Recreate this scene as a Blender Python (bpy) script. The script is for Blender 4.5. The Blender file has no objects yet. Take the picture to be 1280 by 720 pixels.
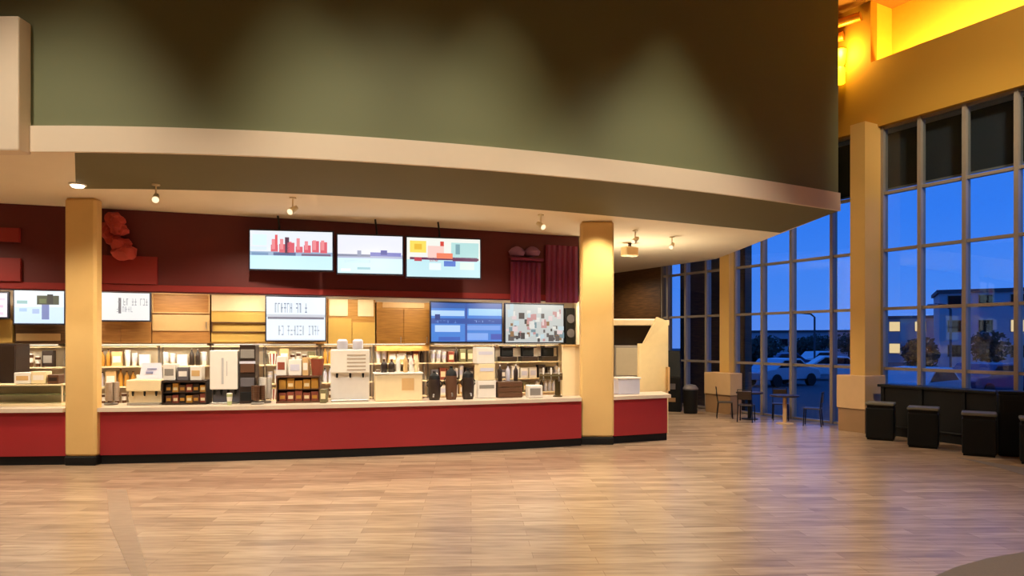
import bpy, bmesh, math, random
import numpy as np
from mathutils import Vector, Matrix
random.seed(7)
PI = math.pi
C = bpy.context.scene.collection
F, HX, HY, CH = 850.0, 640.0, 424.0, 2.2      # focal length in px, vanishing point, camera height

def at(px, py, Y):
    return Vector(((px-HX)*Y/F, Y, CH+(HY-py)*Y/F))
def flo(px, py):
    Y = F*CH/(py-HY)
    return Vector(((px-HX)*Y/F, Y, 0))
def zat(py, Y): return CH+(HY-py)*Y/F

# ------------------------------------------------------------------ materials
def lin(c):
    return tuple(((v/255)/12.92 if v/255 <= .04045 else ((v/255+.055)/1.055)**2.4) for v in c)
_m = {}
def mat(name, rgb, rough=.5, metal=0, emit=0, noise=.06, scale=8, bump=0, spec=.5):
    if name in _m: return _m[name]
    m = bpy.data.materials.new(name); m.use_nodes = True
    nt = m.node_tree; b = nt.nodes['Principled BSDF']
    col = lin(rgb)
    b.inputs['Roughness'].default_value = rough
    b.inputs['Metallic'].default_value = metal
    b.inputs['Specular IOR Level'].default_value = spec
    if emit:
        b.inputs['Base Color'].default_value = (0.02,0.02,0.02,1)
        b.inputs['Emission Color'].default_value = (*col,1)
        b.inputs['Emission Strength'].default_value = emit
    else:
        tc = nt.nodes.new('ShaderNodeTexCoord'); n = nt.nodes.new('ShaderNodeTexNoise')
        n.inputs['Scale'].default_value = scale; n.inputs['Detail'].default_value = 4
        nt.links.new(tc.outputs['Object'], n.inputs['Vector'])
        mx = nt.nodes.new('ShaderNodeMix'); mx.data_type = 'RGBA'
        mx.inputs[6].default_value = (*[v*(1-noise) for v in col],1)
        mx.inputs[7].default_value = (*[min(1,v*(1+noise)) for v in col],1)
        nt.links.new(n.outputs['Fac'], mx.inputs[0]); nt.links.new(mx.outputs[2], b.inputs['Base Color'])
        if bump:
            bp = nt.nodes.new('ShaderNodeBump'); bp.inputs['Strength'].default_value = bump
            nt.links.new(n.outputs['Fac'], bp.inputs['Height']); nt.links.new(bp.outputs[0], b.inputs['Normal'])
    _m[name] = m
    return m

def wood(name, a, b_, rough=.45, sc=(2,2,22)):
    if name in _m: return _m[name]
    m = bpy.data.materials.new(name); m.use_nodes = True
    nt = m.node_tree; b = nt.nodes['Principled BSDF']; b.inputs['Roughness'].default_value = rough
    tc = nt.nodes.new('ShaderNodeTexCoord'); mp = nt.nodes.new('ShaderNodeMapping'); n = nt.nodes.new('ShaderNodeTexNoise')
    mp.inputs['Scale'].default_value = sc; n.inputs['Scale'].default_value = 1.4; n.inputs['Detail'].default_value = 5
    nt.links.new(tc.outputs['Object'], mp.inputs[0]); nt.links.new(mp.outputs[0], n.inputs['Vector'])
    cr = nt.nodes.new('ShaderNodeValToRGB')
    cr.color_ramp.elements[0].position = .35; cr.color_ramp.elements[1].position = .65
    cr.color_ramp.elements[0].color = (*lin(a),1); cr.color_ramp.elements[1].color = (*lin(b_),1)
    nt.links.new(n.outputs['Fac'], cr.inputs[0]); nt.links.new(cr.outputs[0], b.inputs['Base Color'])
    _m[name] = m
    return m

def floor_mat():
    m = bpy.data.materials.new('plank_floor'); m.use_nodes = True
    nt = m.node_tree; b = nt.nodes['Principled BSDF']
    tc = nt.nodes.new('ShaderNodeTexCoord'); mp = nt.nodes.new('ShaderNodeMapping')
    mp.inputs['Rotation'].default_value = (0,0,-.06)
    br = nt.nodes.new('ShaderNodeTexBrick')
    br.inputs['Scale'].default_value = 1; br.inputs['Brick Width'].default_value = 1.25; br.inputs['Row Height'].default_value = .2
    br.inputs['Mortar Size'].default_value = .003; br.inputs['Bias'].default_value = 0
    br.inputs['Color1'].default_value = (*lin((160,134,110)),1); br.inputs['Color2'].default_value = (*lin((190,163,135)),1)
    br.inputs['Mortar'].default_value = (*lin((150,124,100)),1)
    nt.links.new(tc.outputs['Object'], mp.inputs[0]); nt.links.new(mp.outputs[0], br.inputs['Vector'])
    mp2 = nt.nodes.new('ShaderNodeMapping'); mp2.inputs['Scale'].default_value = (.8,6,1)
    n = nt.nodes.new('ShaderNodeTexNoise'); n.inputs['Scale'].default_value = 2.2; n.inputs['Detail'].default_value = 5
    nt.links.new(tc.outputs['Object'], mp2.inputs[0]); nt.links.new(mp2.outputs[0], n.inputs['Vector'])
    cr = nt.nodes.new('ShaderNodeValToRGB')
    cr.color_ramp.elements[0].color = (.7,.68,.66,1); cr.color_ramp.elements[1].color = (1.0,1.0,1.0,1)
    cr.color_ramp.elements[0].position = .32; cr.color_ramp.elements[1].position = .62
    nt.links.new(n.outputs['Fac'], cr.inputs[0])
    mx = nt.nodes.new('ShaderNodeMix'); mx.data_type = 'RGBA'; mx.blend_type = 'MULTIPLY'; mx.inputs[0].default_value = 1
    nt.links.new(br.outputs['Color'], mx.inputs[6]); nt.links.new(cr.outputs[0], mx.inputs[7])
    nt.links.new(mx.outputs[2], b.inputs['Base Color'])
    b.inputs['Roughness'].default_value = .27
    bp = nt.nodes.new('ShaderNodeBump'); bp.inputs['Strength'].default_value = .12; bp.inputs['Distance'].default_value = .02
    nt.links.new(n.outputs['Fac'], bp.inputs['Height']); nt.links.new(bp.outputs[0], b.inputs['Normal'])
    return m

def glass_mat(name='window_glass', tint=(235,242,248), refl=.12):
    if name in _m: return _m[name]
    m = bpy.data.materials.new(name); m.use_nodes = True
    nt = m.node_tree; nt.nodes.remove(nt.nodes['Principled BSDF']); out = nt.nodes['Material Output']
    t = nt.nodes.new('ShaderNodeBsdfTransparent'); t.inputs[0].default_value = (*lin(tint),1)
    g = nt.nodes.new('ShaderNodeBsdfGlossy'); g.inputs['Roughness'].default_value = .02
    lw = nt.nodes.new('ShaderNodeFresnel'); geo = nt.nodes.new('ShaderNodeNewGeometry'); ior = nt.nodes.new('ShaderNodeMath'); ior.operation = 'MULTIPLY_ADD'
    ior.inputs[1].default_value = 1/1.45-1.45; ior.inputs[2].default_value = 1.45      # pane seen from inside the glass
    nt.links.new(geo.outputs['Backfacing'], ior.inputs[0]); nt.links.new(ior.outputs[0], lw.inputs['IOR'])
    mu = nt.nodes.new('ShaderNodeMath'); mu.operation = 'MULTIPLY'; mu.inputs[1].default_value = refl/.06*.5
    mx = nt.nodes.new('ShaderNodeMixShader')
    nt.links.new(lw.outputs[0], mu.inputs[0]); nt.links.new(mu.outputs[0], mx.inputs[0])
    nt.links.new(t.outputs[0], mx.inputs[1]); nt.links.new(g.outputs[0], mx.inputs[2]); nt.links.new(mx.outputs[0], out.inputs[0])
    _m[name] = m
    return m

M = dict(
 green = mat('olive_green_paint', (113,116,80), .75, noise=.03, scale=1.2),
 cream = mat('cream_paint', (226,206,176), .7, noise=.02),
 soffit = mat('cream_ceiling_paint', (236,220,190), .8, noise=.03, scale=2),
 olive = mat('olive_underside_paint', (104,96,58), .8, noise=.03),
 column = mat('ochre_column_paint', (222,184,116), .55, noise=.05, scale=3),
 black = mat('black_base', (12,12,12), .55, spec=.3),
 darkred = mat('dark_red_fascia', (92,18,16), .5, noise=.15, scale=1.5),
 redpan = mat('bright_red_panel', (140,30,26), .5, noise=.1, scale=2),
 plum = mat('plum_panel', (122,32,64), .5, noise=.2, scale=4),
 red = mat('red_counter_laminate', (160,42,47), .32, noise=.06, scale=1.1),
 top = mat('cream_worktop', (222,204,182), .3, noise=.04, scale=12),
 gold = mat('ochre_wall', (172,128,40), .75, noise=.04, scale=1),
 pillar = mat('tan_pillar', (212,170,96), .65, noise=.04, scale=2),
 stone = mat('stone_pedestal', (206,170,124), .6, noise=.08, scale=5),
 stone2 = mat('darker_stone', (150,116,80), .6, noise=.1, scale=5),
 frame = mat('bronze_window_frame', (150,138,126), .4, metal=.3),
 blind = mat('charcoal_blind', (30,34,38), .9),
 brown = wood('walnut_panel', (74,48,26), (104,72,40)),
 maple = wood('golden_wood', (172,124,54), (194,146,74)),
 orange = wood('orange_wood', (160,108,52), (184,132,68)),
 tan = mat('tan_laminate', (206,168,112), .5),
 beige = mat('pale_cream_laminate', (232,212,168), .5),
 yellow = mat('gold_yellow_laminate', (206,168,84), .5),
 white = mat('white_plastic', (232,226,216), .35),
 lilac = mat('pale_lilac_plastic', (206,206,222), .4),
 grey = mat('grey_plastic', (140,134,126), .45),
 steel = mat('brushed_steel', (184,180,174), .28, metal=.9),
 dark = mat('dark_brown_plastic', (46,32,24), .4),
 chocolate = mat('chocolate_brown', (92,58,34), .5),
 rust = mat('rust_red_card', (140,66,44), .5),
 amber = mat('amber_card', (196,140,48), .5),
 olivecard = mat('olive_card', (112,104,70), .5),
 slate = mat('slate_card', (96,92,96), .5),
 leather = mat('black_leather', (9,13,15), .5, noise=.2, scale=40, bump=.05, spec=.3),
 seatpad = mat('grey_seat_vinyl', (112,110,98), .35),
 carpet = mat('grey_carpet', (112,100,92), .95, noise=.15, scale=60),
 strip = wood('darker_plank', (142,118,96), (158,132,108), .4, (3,12,1)),
 tile = mat('pale_wall_tile', (226,212,188), .35, noise=.05, scale=3),
 lampglow = mat('warm_lamp_glow', (255,236,200), emit=9),
 cove = mat('yellow_cove_strip', (255,196,20), emit=5),
 kitchenlamp = mat('kitchen_lamp_panel', (255,238,208), emit=3),
 screenframe = mat('screen_bezel', (26,28,44), .35),
 asphalt = mat('asphalt', (70,74,82), .85, noise=.1, scale=2),
 foliage = mat('dark_foliage', (40,56,44), .8, noise=.3),
 bark = mat('tree_bark', (70,60,52), .9),
 facade = mat('pale_facade', (170,170,176), .8),
 facade2 = mat('dark_facade', (84,80,84), .8),
 litwin = mat('lit_window', (255,214,150), emit=1.1),
 carpaint = mat('silver_car_paint', (190,194,204), .25, metal=.4),
 cardark = mat('blue_car_paint', (60,74,110), .25, metal=.3),
 carwhite = mat('white_car_paint', (226,228,232), .3),
 carglass = mat('dark_car_glass', (18,22,30), .1),
 tyre = mat('tyre_rubber', (20,20,20), .8),
 glass = glass_mat(), caseglass = glass_mat('case_glass', (240,240,236), .08),
 popcorn = mat('popcorn', (238,214,150), .8, noise=.2, scale=40),
)

# ------------------------------------------------------------------ mesh builder
class MB:
    def __init__(s): s.v=[]; s.f=[]; s.m=[]; s.mats=[]; s.cur=0
    def use(s, material):
        if material not in s.mats: s.mats.append(material)
        s.cur = s.mats.index(material); return s
    def add(s, vs, fs):
        o=len(s.v); s.v += [tuple(v) for v in vs]
        for f in fs: s.f.append([i+o for i in f]); s.m.append(s.cur)
        return s
    def box(s, x0,x1,y0,y1,z0,z1):
        return s.add([(x0,y0,z0),(x1,y0,z0),(x1,y1,z0),(x0,y1,z0),(x0,y0,z1),(x1,y0,z1),(x1,y1,z1),(x0,y1,z1)],
          [(0,3,2,1),(4,5,6,7),(0,1,5,4),(1,2,6,5),(2,3,7,6),(3,0,4,7)])
    def quad(s,a,b,c,d): return s.add([a,b,c,d],[(0,1,2,3)])
    def prism(s, poly, z0, z1):
        n=len(poly)
        vs=[(p[0],p[1],z0) for p in poly]+[(p[0],p[1],z1) for p in poly]
        fs=[tuple(reversed(range(n))), tuple(range(n,2*n))]+[(i,(i+1)%n,n+(i+1)%n,n+i) for i in range(n)]
        return s.add(vs,fs)
    def band(s, front, back, z0, z1):      # strip between two polylines, made of boxes' outer skin
        n=len(front)
        vs=[]
        for a,b in zip(front,back):
            vs += [(a[0],a[1],z0),(a[0],a[1],z1),(b[0],b[1],z1),(b[0],b[1],z0)]
        fs=[]
        for i in range(n-1):
            p,q=4*i,4*i+4
            fs += [(p,q,q+1,p+1),(p+1,q+1,q+2,p+2),(p+2,q+2,q+3,p+3),(p+3,q+3,q,p)]
        fs += [(0,1,2,3),(4*n-1,4*n-2,4*n-3,4*n-4)]
        return s.add(vs,fs)
    def tube(s, pts, r, seg=10, r2=None):
        pts=[Vector(p) for p in pts]; n=len(pts); vs=[]; fs=[]
        for i,p in enumerate(pts):
            d=(pts[min(i+1,n-1)]-pts[max(i-1,0)]).normalized()
            u=d.orthogonal().normalized() if abs(d.z)>.99 else d.cross(Vector((0,0,1))).normalized()
            w=d.cross(u)
            rr = r if r2 is None else r+(r2-r)*i/(n-1)
            for k in range(seg):
                a=2*PI*k/seg; vs.append(p+u*math.cos(a)*rr+w*math.sin(a)*rr)
        for i in range(n-1):
            for k in range(seg):
                fs.append((i*seg+k,i*seg+(k+1)%seg,(i+1)*seg+(k+1)%seg,(i+1)*seg+k))
        fs += [tuple(reversed(range(seg))), tuple(range((n-1)*seg,n*seg))]
        return s.add(vs,fs)
    def lathe(s, prof, seg=16, c=(0,0,0)):
        vs=[];fs=[];n=len(prof)
        for r,z in prof:
            for k in range(seg):
                a=2*PI*k/seg; vs.append((c[0]+r*math.cos(a),c[1]+r*math.sin(a),c[2]+z))
        for i in range(n-1):
            for k in range(seg):
                fs.append((i*seg+k,i*seg+(k+1)%seg,(i+1)*seg+(k+1)%seg,(i+1)*seg+k))
        fs += [tuple(reversed(range(seg))), tuple(range((n-1)*seg,n*seg))]
        return s.add(vs,fs)
    def build(s, name, material=None, parent=None, bevel=0, smooth=False, seg=2):
        me=bpy.data.meshes.new(name)
        me.from_pydata(s.v,[],s.f)
        for m_ in (s.mats or [material]): me.materials.append(m_)
        if s.mats:
            for p,i in zip(me.polygons,s.m): p.material_index=i
        bm=bmesh.new(); bm.from_mesh(me); bmesh.ops.recalc_face_normals(bm,faces=bm.faces); bm.to_mesh(me); bm.free()
        if smooth:
            for p in me.polygons: p.use_smooth=True
        o=bpy.data.objects.new(name,me); C.objects.link(o)
        if parent: o.parent=parent
        if bevel:
            b=o.modifiers.new('bevel','BEVEL'); b.width=bevel; b.segments=seg; b.limit_method='ANGLE'
        if smooth and len(me.polygons)>0:
            try: me.set_sharp_from_angle(angle=math.radians(35))
            except Exception: pass
        return o

def tag(o,label,cat,group=None,kind=None):
    o['label']=label; o['category']=cat
    if group: o['group']=group
    if kind: o['kind']=kind
    return o
def thing(name,label,cat,loc=(0,0,0),rz=0,group=None,kind=None):
    o=bpy.data.objects.new(name,None); C.objects.link(o); o.empty_display_size=.1
    o.location=loc; o.rotation_euler=(0,0,rz)
    return tag(o,label,cat,group,kind)
def struct(o): o['kind']='structure'; return o
KIDS={}
def dup(root, loc, rz=0, label=None, group=None):
    r=root.copy(); C.objects.link(r); r.location=loc; r.rotation_euler=(0,0,rz)
    if label: r['label']=label
    if group: r['group']=group
    for ch in [o for o in C.objects if o.parent==root]:
        c=ch.copy(); C.objects.link(c); c.parent=r
        for g in [o for o in C.objects if o.parent==ch]:
            d=g.copy(); C.objects.link(d); d.parent=c
    return r

# ------------------------------------------------------------------ plan curves
def fit(pts,deg):
    p=np.array(pts); return np.poly1d(np.polyfit(p[:,0],p[:,1],deg))
_ct=fit([(-8.9,11.84),(-7.1,11.9),(-3.55,12.63),(-.92,13.08),(.97,13.96),(1.76,14.22),(3.33,14.72)],2)
CT=lambda x: float(_ct(x)) if x>-9.5 else float(_ct(-9.5))
_ou=fit([(-6.33,8.97),(-3.45,9.17),(.73,10.35),(1.5,10.61),(6.27,13.07),(-5,9.02)],3)
OU=lambda x: float(_ou(max(x,-6.33)))
_in=fit([(-7.13,11.12),(-4.28,11.36),(.93,13.15),(1.9,13.49),(6.2,15.72)],3)
IN=lambda x: float(_in(max(x,-7.2)))
_fa=fit([(-8.2,12.5),(-7.74,12.85),(-6.46,13.4),(-4.6,13.94),(-3.0,14.3),(-1.4,14.95),(-.375,15.7),(1.52,16.3)],2)
FA=lambda x: float(_fa(x))
BW=lambda x: FA(x)+1.7
WX=lambda Y: 8.28-.556*(Y-17.6)          # window wall line
WY=lambda X: 17.6-(X-8.28)/.556
def solve(px, fn):
    x=-1.0
    for _ in range(200): x += .5*((px-HX)/F*fn(x)-x)
    return x
def slope(fn,x): return math.atan((fn(x+.05)-fn(x-.05))/.1)

ZB=4.66
TOPZ=10.4
# ------------------------------------------------------------------ shell
fl=MB(); fl.prism([(-13,-4),(20.3,-4),(WX(26),26),(-13,26)],-.12,0)
struct(fl.build('floor',floor_mat()))
ce=MB(); ce.prism([(-13,-4),(21,-4),(WX(26)+1.5,26),(-13,26)],TOPZ,TOPZ+.2)
struct(ce.build('ceiling',mat('dark_gold_ceiling',(150,104,48),.8)))
struct(MB().box(-13.2,-13,-4,26,0,TOPZ).build('wall_left',M['cream']))
struct(MB().box(-13,20.3,-4.2,-4,0,TOPZ).build('wall_back',M['cream']))
struct(MB().box(-13,WX(26),26,26.2,0,TOPZ).build('wall_far',M['brown']))
# curved green bulkhead
xs=list(np.linspace(-13,6.27,90))
fr=[(x,OU(x)) for x in xs]; bk=[(x-.0,OU(x)+.2) for x in xs]
struct(MB().band(fr,bk,ZB+.02,TOPZ).build('wall_front',M['green'],smooth=True))
e=MB(); e.prism([(6.07,13.2),(6.27,13.1),(6.27,WY(6.27)-.35),(6.07,WY(6.07)-.35)],ZB+.12,TOPZ)
struct(e.build('wall_right',M['green']))
# cream band at the foot of the bulkhead
xb=list(np.linspace(-6.33,6.29,80))
struct(MB().band([(x,OU(x)-.06) for x in xb],[(x,OU(x)-.001) for x in xb],ZB,5.0).build('trim_1',M['cream'],smooth=True))
# flat canopy ceiling
poly=[(x,OU(x)+.001) for x in xs]+[(6.27,WY(6.27)-.3),(WX(25.9)-.1,25.9),(-13,25.9)]
struct(MB().prism(poly,ZB+.004,ZB+.1).build('ceiling_canopy',M['soffit']))
# olive painted strip on its underside
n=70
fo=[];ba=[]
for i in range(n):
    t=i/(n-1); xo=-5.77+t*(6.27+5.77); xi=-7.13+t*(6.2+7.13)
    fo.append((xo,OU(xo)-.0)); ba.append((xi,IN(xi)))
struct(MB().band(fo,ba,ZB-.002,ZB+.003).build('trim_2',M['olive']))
# cream pier at the far left
pr=MB(); pr.box(-13,-6.33,8.72,8.96,ZB-.04,6.35)
o=struct(pr.build('wall_pier',M['cream'],bevel=.02))
# kitchen: red fascia, low ceiling, back wall
xf=list(np.linspace(-13,1.6,70))
FZ=3.1
struct(MB().band([(x,FA(x)) for x in xf],[(x,FA(x)+.15) for x in xf],FZ,ZB).build('wall_fascia',M['darkred'],smooth=True))
struct(MB().band([(x,FA(x)-.03) for x in xf],[(x,FA(x)) for x in xf],FZ+.02,FZ+.14).build('trim_3',M['redpan'],smooth=True))
struct(MB().band([(x,FA(x)+.15) for x in xf],[(x,BW(x)) for x in xf],3.3,3.4).build('ceiling_kitchen',M['beige']))
xk=list(np.linspace(-13,2.1,70))
struct(MB().band([(x,BW(x)) for x in xk],[(x,BW(x)+.15) for x in xk],0,ZB).build('wall_kitchen',M['tile'],smooth=True))
struct(MB().box(1.62,1.78,FA(1.6)+.02,BW(1.7),0,ZB).build('wall_kitchen_end',M['beige']))

# ------------------------------------------------------------------ window wall
wd=Vector((-.556,1,0)).normalized(); wn=Vector((-wd.y,wd.x,0))   # wn points into the room
if wn.x>0: wn=-wn
S0=Vector((8.28,17.6,0))
def wp(Y,off=0,z=0):            # point on the window wall line, off metres into the room
    p=Vector((WX(Y),Y,z))+wn*off; p.z=z; return p
def wbox(mb,Y0,Y1,o0,o1,z0,z1):
    a=wp(Y0,o0);b=wp(Y1,o0);c=wp(Y1,o1);d=wp(Y0,o1)
    mb.prism([(a.x,a.y),(b.x,b.y),(c.x,c.y),(d.x,d.y)],z0,z1); return mb
WT=7.3
def window(name,Ys,z0,trans,lastgap=True):
    fm=MB()
    for Y in Ys: wbox(fm,Y-.035,Y+.035,-.1,.1,z0,WT)
    for z in trans: wbox(fm,Ys[0],Ys[-1],-.05,.055,z-.035,z+.035)
    wbox(fm,Ys[0],Ys[-1],-.06,.06,z0,z0+.06); wbox(fm,Ys[0],Ys[-1],-.06,.06,WT-.06,WT)
    f=struct(fm.build(name,M['frame']))
    g=MB(); wbox(g,Ys[0],Ys[-1],-.008,.008,z0+.05,WT-.05)
    g.build('glass',M['glass'],f)
    return f
TR=[5.7,4.33,2.93,1.5]
window('window_1',[20.72,21.4,22.2,22.95,23.2],.02,TR)
window('window_2',[16.74,17.56,18.64,19.5,20.38],.02,TR)
window('window_3',[9.0,9.7,10.45,11.25,12.1,13.0,13.89,14.76,15.6,16.38],.02,TR)
# solid walls of that side
s=MB(); wbox(s,-4,9,-.15,.15,0,TOPZ); struct(s.build('wall_window_side',M['gold']))
s=MB(); wbox(s,23.22,26,-.15,.12,0,TOPZ); struct(s.build('wall_walnut',M['brown']))
# ochre wall above the windows, up to the cove lip
s=MB(); wbox(s,9,16.56,-.05,.2,WT,8.9); wbox(s,16.56,23.2,-.05,.2,WT,TOPZ); struct(s.build('wall_ochre',M['gold']))
# cove behind the lip
s=MB(); wbox(s,9,16.7,-.75,-.65,8.4,TOPZ); wbox(s,9,16.56,-.65,-.05,8.4,8.5); wbox(s,16.56,16.7,-.65,-.05,8.4,TOPZ)
struct(s.build('trim_4',mat('cove_paint',(236,190,80),.8)))
cl=thing('cove_light','long yellow light strip glowing inside the cove above the windows','light')
s=MB(); wbox(s,9.1,16.5,-.2,-.12,8.5,8.56); s.build('diffuser',M['cove'],cl)
s=MB(); wbox(s,9.1,16.5,-.22,-.1,8.48,8.5); s.build('tray',M['grey'],cl)
# blinds behind the top panes
for i,(a,b,lb) in enumerate([(9.05,16.62,'long charcoal blind lowered over the top panes right of the pillar'),
                             (16.72,20.5,'charcoal blind over the top panes left of the tall pillar'),
                             (20.62,23.15,'charcoal blind over the narrow far window bays')]):
    r=thing('window_blind',lb,'blind')
    s=MB(); wbox(s,a,b,-.3,-.27,5.86,7.25); s.build('fabric',M['blind'],r)
    s=MB(); wbox(s,a,b,-.32,-.25,5.83,5.87); s.build('bottom_bar',M['frame'],r)
    s=MB(); wbox(s,a,b,-.36,-.24,7.2,7.32); s.build('cassette',M['frame'],r)
# pillars
def pillar(Yc,wl,dep,pYc,pw,pd,label,ptop):
    r=thing('pillar',label,'pillar',kind='structure')
    hy=wl*.874/2; hp=pw*.874/2
    s=MB(); wbox(s,Yc-hy,Yc+hy,.21,dep,ptop,WT+.05); wbox(s,Yc-hy,Yc+hy,-.04,.21,ptop,WT); s.build('shaft',M['pillar'],r)
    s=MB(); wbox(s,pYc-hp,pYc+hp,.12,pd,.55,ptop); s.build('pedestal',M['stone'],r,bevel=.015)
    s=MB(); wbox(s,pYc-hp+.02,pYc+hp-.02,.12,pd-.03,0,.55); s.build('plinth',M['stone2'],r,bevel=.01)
    return r
pillar(16.565,.38,.7,16.6,.74,.91,'tan pillar on a stone pedestal between the blue windows beside the black stools',1.34)
pillar(20.56,.37,.3,20.55,1.03,.62,'slim cream pillar on a stone pedestal far back beside the dark window',1.2)
# glowing sconce on the ochre wall
sc=thing('wall_sconce','glowing yellow wall sconce on the ochre wall beside the green bulkhead','lamp')
p=wp(17.2,.2,9.1)
s=MB(); s.lathe([(.05,-.42),(.12,-.4),(.13,-.05),(.1,0)],14,(p.x-.12,p.y-.07,9.0)); s.build('lower_shade',M['cove'],sc,smooth=True)
s=MB(); s.lathe([(.08,.02),(.12,.1),(.17,.42),(.14,.44)],14,(p.x-.12,p.y-.07,9.0)); s.build('upper_shade',M['cove'],sc,smooth=True)
s=MB(); s.tube([(p.x,p.y,9.0),(p.x-.12,p.y-.07,9.0)],.04); s.build('bracket',M['frame'],sc)
# ceiling pipes glimpsed at the top
for k,(yy,zz,lb) in enumerate([(16.9,10.05,'upper of two shiny ochre ducts by the ceiling over the pillar'),(17.3,9.75,'lower of two shiny ochre ducts by the ceiling over the pillar')]):
    a=wp(yy-.2,.35,zz); b=wp(yy+1.2,.9,zz-.05)
    s=MB(); s.tube([a,(a+b)/2,b],.11,14); tag(s.build('ceiling_duct',mat('ochre_metal',(220,150,60),.3,metal=.6),smooth=True),lb,'duct','ochre ducts under the ceiling')

# ------------------------------------------------------------------ columns and counter
COLS=[(-7.515,11.82,.55,.22),(1.78,14.16,.69,.3)]
def column(x,y,w,d,label):
    r=thing('column',label,'column',(x,y,0),0,kind='structure')
    MB().box(-w/2,w/2,0,d,.16,ZB).build('shaft',M['column'],r,bevel=.04,seg=1)
    MB().box(-w/2,w/2,.0,d,0,.16).build('base',M['black'],r,bevel=.02,seg=1)
    return r
column(*COLS[0],'square ochre column at the left end of the red counter')
column(*COLS[1],'square ochre column near the right end of the red counter with a lit top')
def cfront(x,off=0):
    # front line of the counter that steps back behind the columns
    y=CT(x)+off
    for cx,cy,w_,d_ in COLS:
        if abs(x-cx)<w_/2+.005: y=max(y,cy+d_+.01)
    return y
XR=3.38
ct=thing('service_counter','long curved red service counter with black toe kick','counter')
segs=[(-12.95,COLS[0][0]-COLS[0][2]/2-.004,'left'),(COLS[0][0]+COLS[0][2]/2+.004,COLS[1][0]-COLS[1][2]/2-.004,'mid'),(COLS[1][0]+COLS[1][2]/2+.004,XR,'right')]
for a,b,_ in segs:
    xx=list(np.linspace(a,b,max(4,int((b-a)*4))))
    MB().band([(x,CT(x)) for x in xx],[(x,CT(x)+.06) for x in xx],.16,.93).build('front_panel',M['red'],ct,smooth=True)
    MB().band([(x,CT(x)+.04) for x in xx],[(x,CT(x)+.1) for x in xx],0,.16).build('toe_kick',M['black'],ct,smooth=True)
xx=list(np.linspace(-12.95,XR,60))
MB().band([(x,CT(x)+.7) for x in xx],[(x,CT(x)+.76) for x in xx],0,.93).build('rear_panel',M['redpan'],ct,smooth=True)
MB().box(XR-.06,XR,CT(XR)+.06,CT(XR)+.7,0.16,.93).build('end_panel',M['red'],ct)
xw=[]
for x in np.linspace(-12.95,XR+.07,70): xw.append(float(x))
for cx,cy,w_,d_ in COLS:
    for d in (-w_/2-.006,-w_/2-.0045,w_/2+.0045,w_/2+.006): xw.append(cx+d)
xw=sorted(xw)
w=MB().band([(x,cfront(x,-.09)) for x in xw],[(x,CT(x)+.85) for x in xw],.93,1.0).build('worktop',M['top'])
tag(w,'long cream worktop running along the red counter','worktop')

# ------------------------------------------------------------------ hanging menu screens
def emat(rgb,e=1.08): return mat('screen_%d_%d_%d_%d'%(*rgb,int(e*100)),rgb,emit=e)
def screen_thing(name,label,cat,A,B,h,rects,base,group=None,hang=None,e=1.08,split=False):
    """flat screen from floor-plan point A to B (bottom z in A.z), height h; rects in 0..1 coords"""
    d=Vector((B.x-A.x,B.y-A.y,0)); w=d.length; ang=math.atan2(d.y,d.x)
    r=thing(name,label,cat,(A.x,A.y,A.z),ang,group)
    MB().box(-.025,w+.025,.0,.08,-.03,h+.03).build('bezel',M['screenframe'],r,bevel=.008)
    s=MB(); s.use(emat(base,e)); s.quad((0,-.004,0),(w,-.004,0),(w,-.004,h),(0,-.004,h))
    for k,(x0,y0,x1,y1,c) in enumerate(rects):
        s.use(emat(c,e)); yy=-.006-.0004*(k%5)
        s.quad((x0*w,yy,y0*h),(x1*w,yy,y0*h),(x1*w,yy,y1*h),(x0*w,yy,y1*h))
    s.build('display',None,r)
    if hang is not None:
        for hx in hang:
            m_=MB(); m_.tube([(hx*w,.11,h*.55),(hx*w,.11,h+.12)],.022); m_.tube([(hx*w,.11,h+.1),(hx*w-.03,.12,ZB-A.z)],.02)
            m_.build('hanging_pole',M['black'],r,smooth=True)
        MB().box(hang[0]*w-.12,hang[0]*w+.12,.08,.13,h*.35,h*.7).build('mount_plate',M['black'],r)
    return r
def textrects(x0,y0,x1,y1,n,c,rnd):
    out=[];x=x0; cw=.034; hh=y1-y0; q=.008
    while x+cw<=x1:
        strokes=[(x,y0,x+q,y1),(x+cw-q,y0,x+cw,y1),(x,y1-.12*hh,x+cw,y1),(x,y0,x+cw,y0+.12*hh),(x,y0+.44*hh,x+cw,y0+.56*hh),(x+cw*.4,y0,x+cw*.4+q,y1)]
        for r_ in rnd.sample(strokes,rnd.choice((2,3,3))): out.append((*r_,c))
        x+=cw*1.5*(1 if rnd.random()<.8 else 2)
    return out
R=random.Random(3)
skyw=(208,232,246)
def scr(px0,px1,Y0,Y1,yt,yb):     # screen between two image columns at given depths
    A=at(px0,yb,Y0); B=at(px1,yb,Y1); h=(yb-yt)*Y0/F
    B.z=A.z; return A,B,h
# 1
A,B,h=scr(312.5,415.5,13.35,13.62,287.8,336)
rc=[(0,0,1,.36,(196,232,246)),(.0,.36,1,.46,(150,176,204)),(.02,.36,.22,.43,(112,146,184)),(.28,.36,.55,.44,(80,96,140)),(.62,.36,.98,.42,(120,104,130))]
for k in range(7):
    x=.25+k*.1; rc+= [(x,.44,x+.085,.6+R.random()*.16,(214,96,110)),(x+.01,.52,x+.05,.72+R.random()*.12,(230,140,146))]
rc+=[(.42,.42,.47,.84,(90,60,80)),(.3,.5,.33,.9,(220,90,96)),(.03,.62,.2,.9,(214,238,246)),(.0,.5,.2,.58,(214,230,240))]
screen_thing('menu_screen','hanging menu screen with red pictures, leftmost of the three','screen',A,B,h,rc,(226,232,240),'hanging menu screens',[.34])
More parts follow.
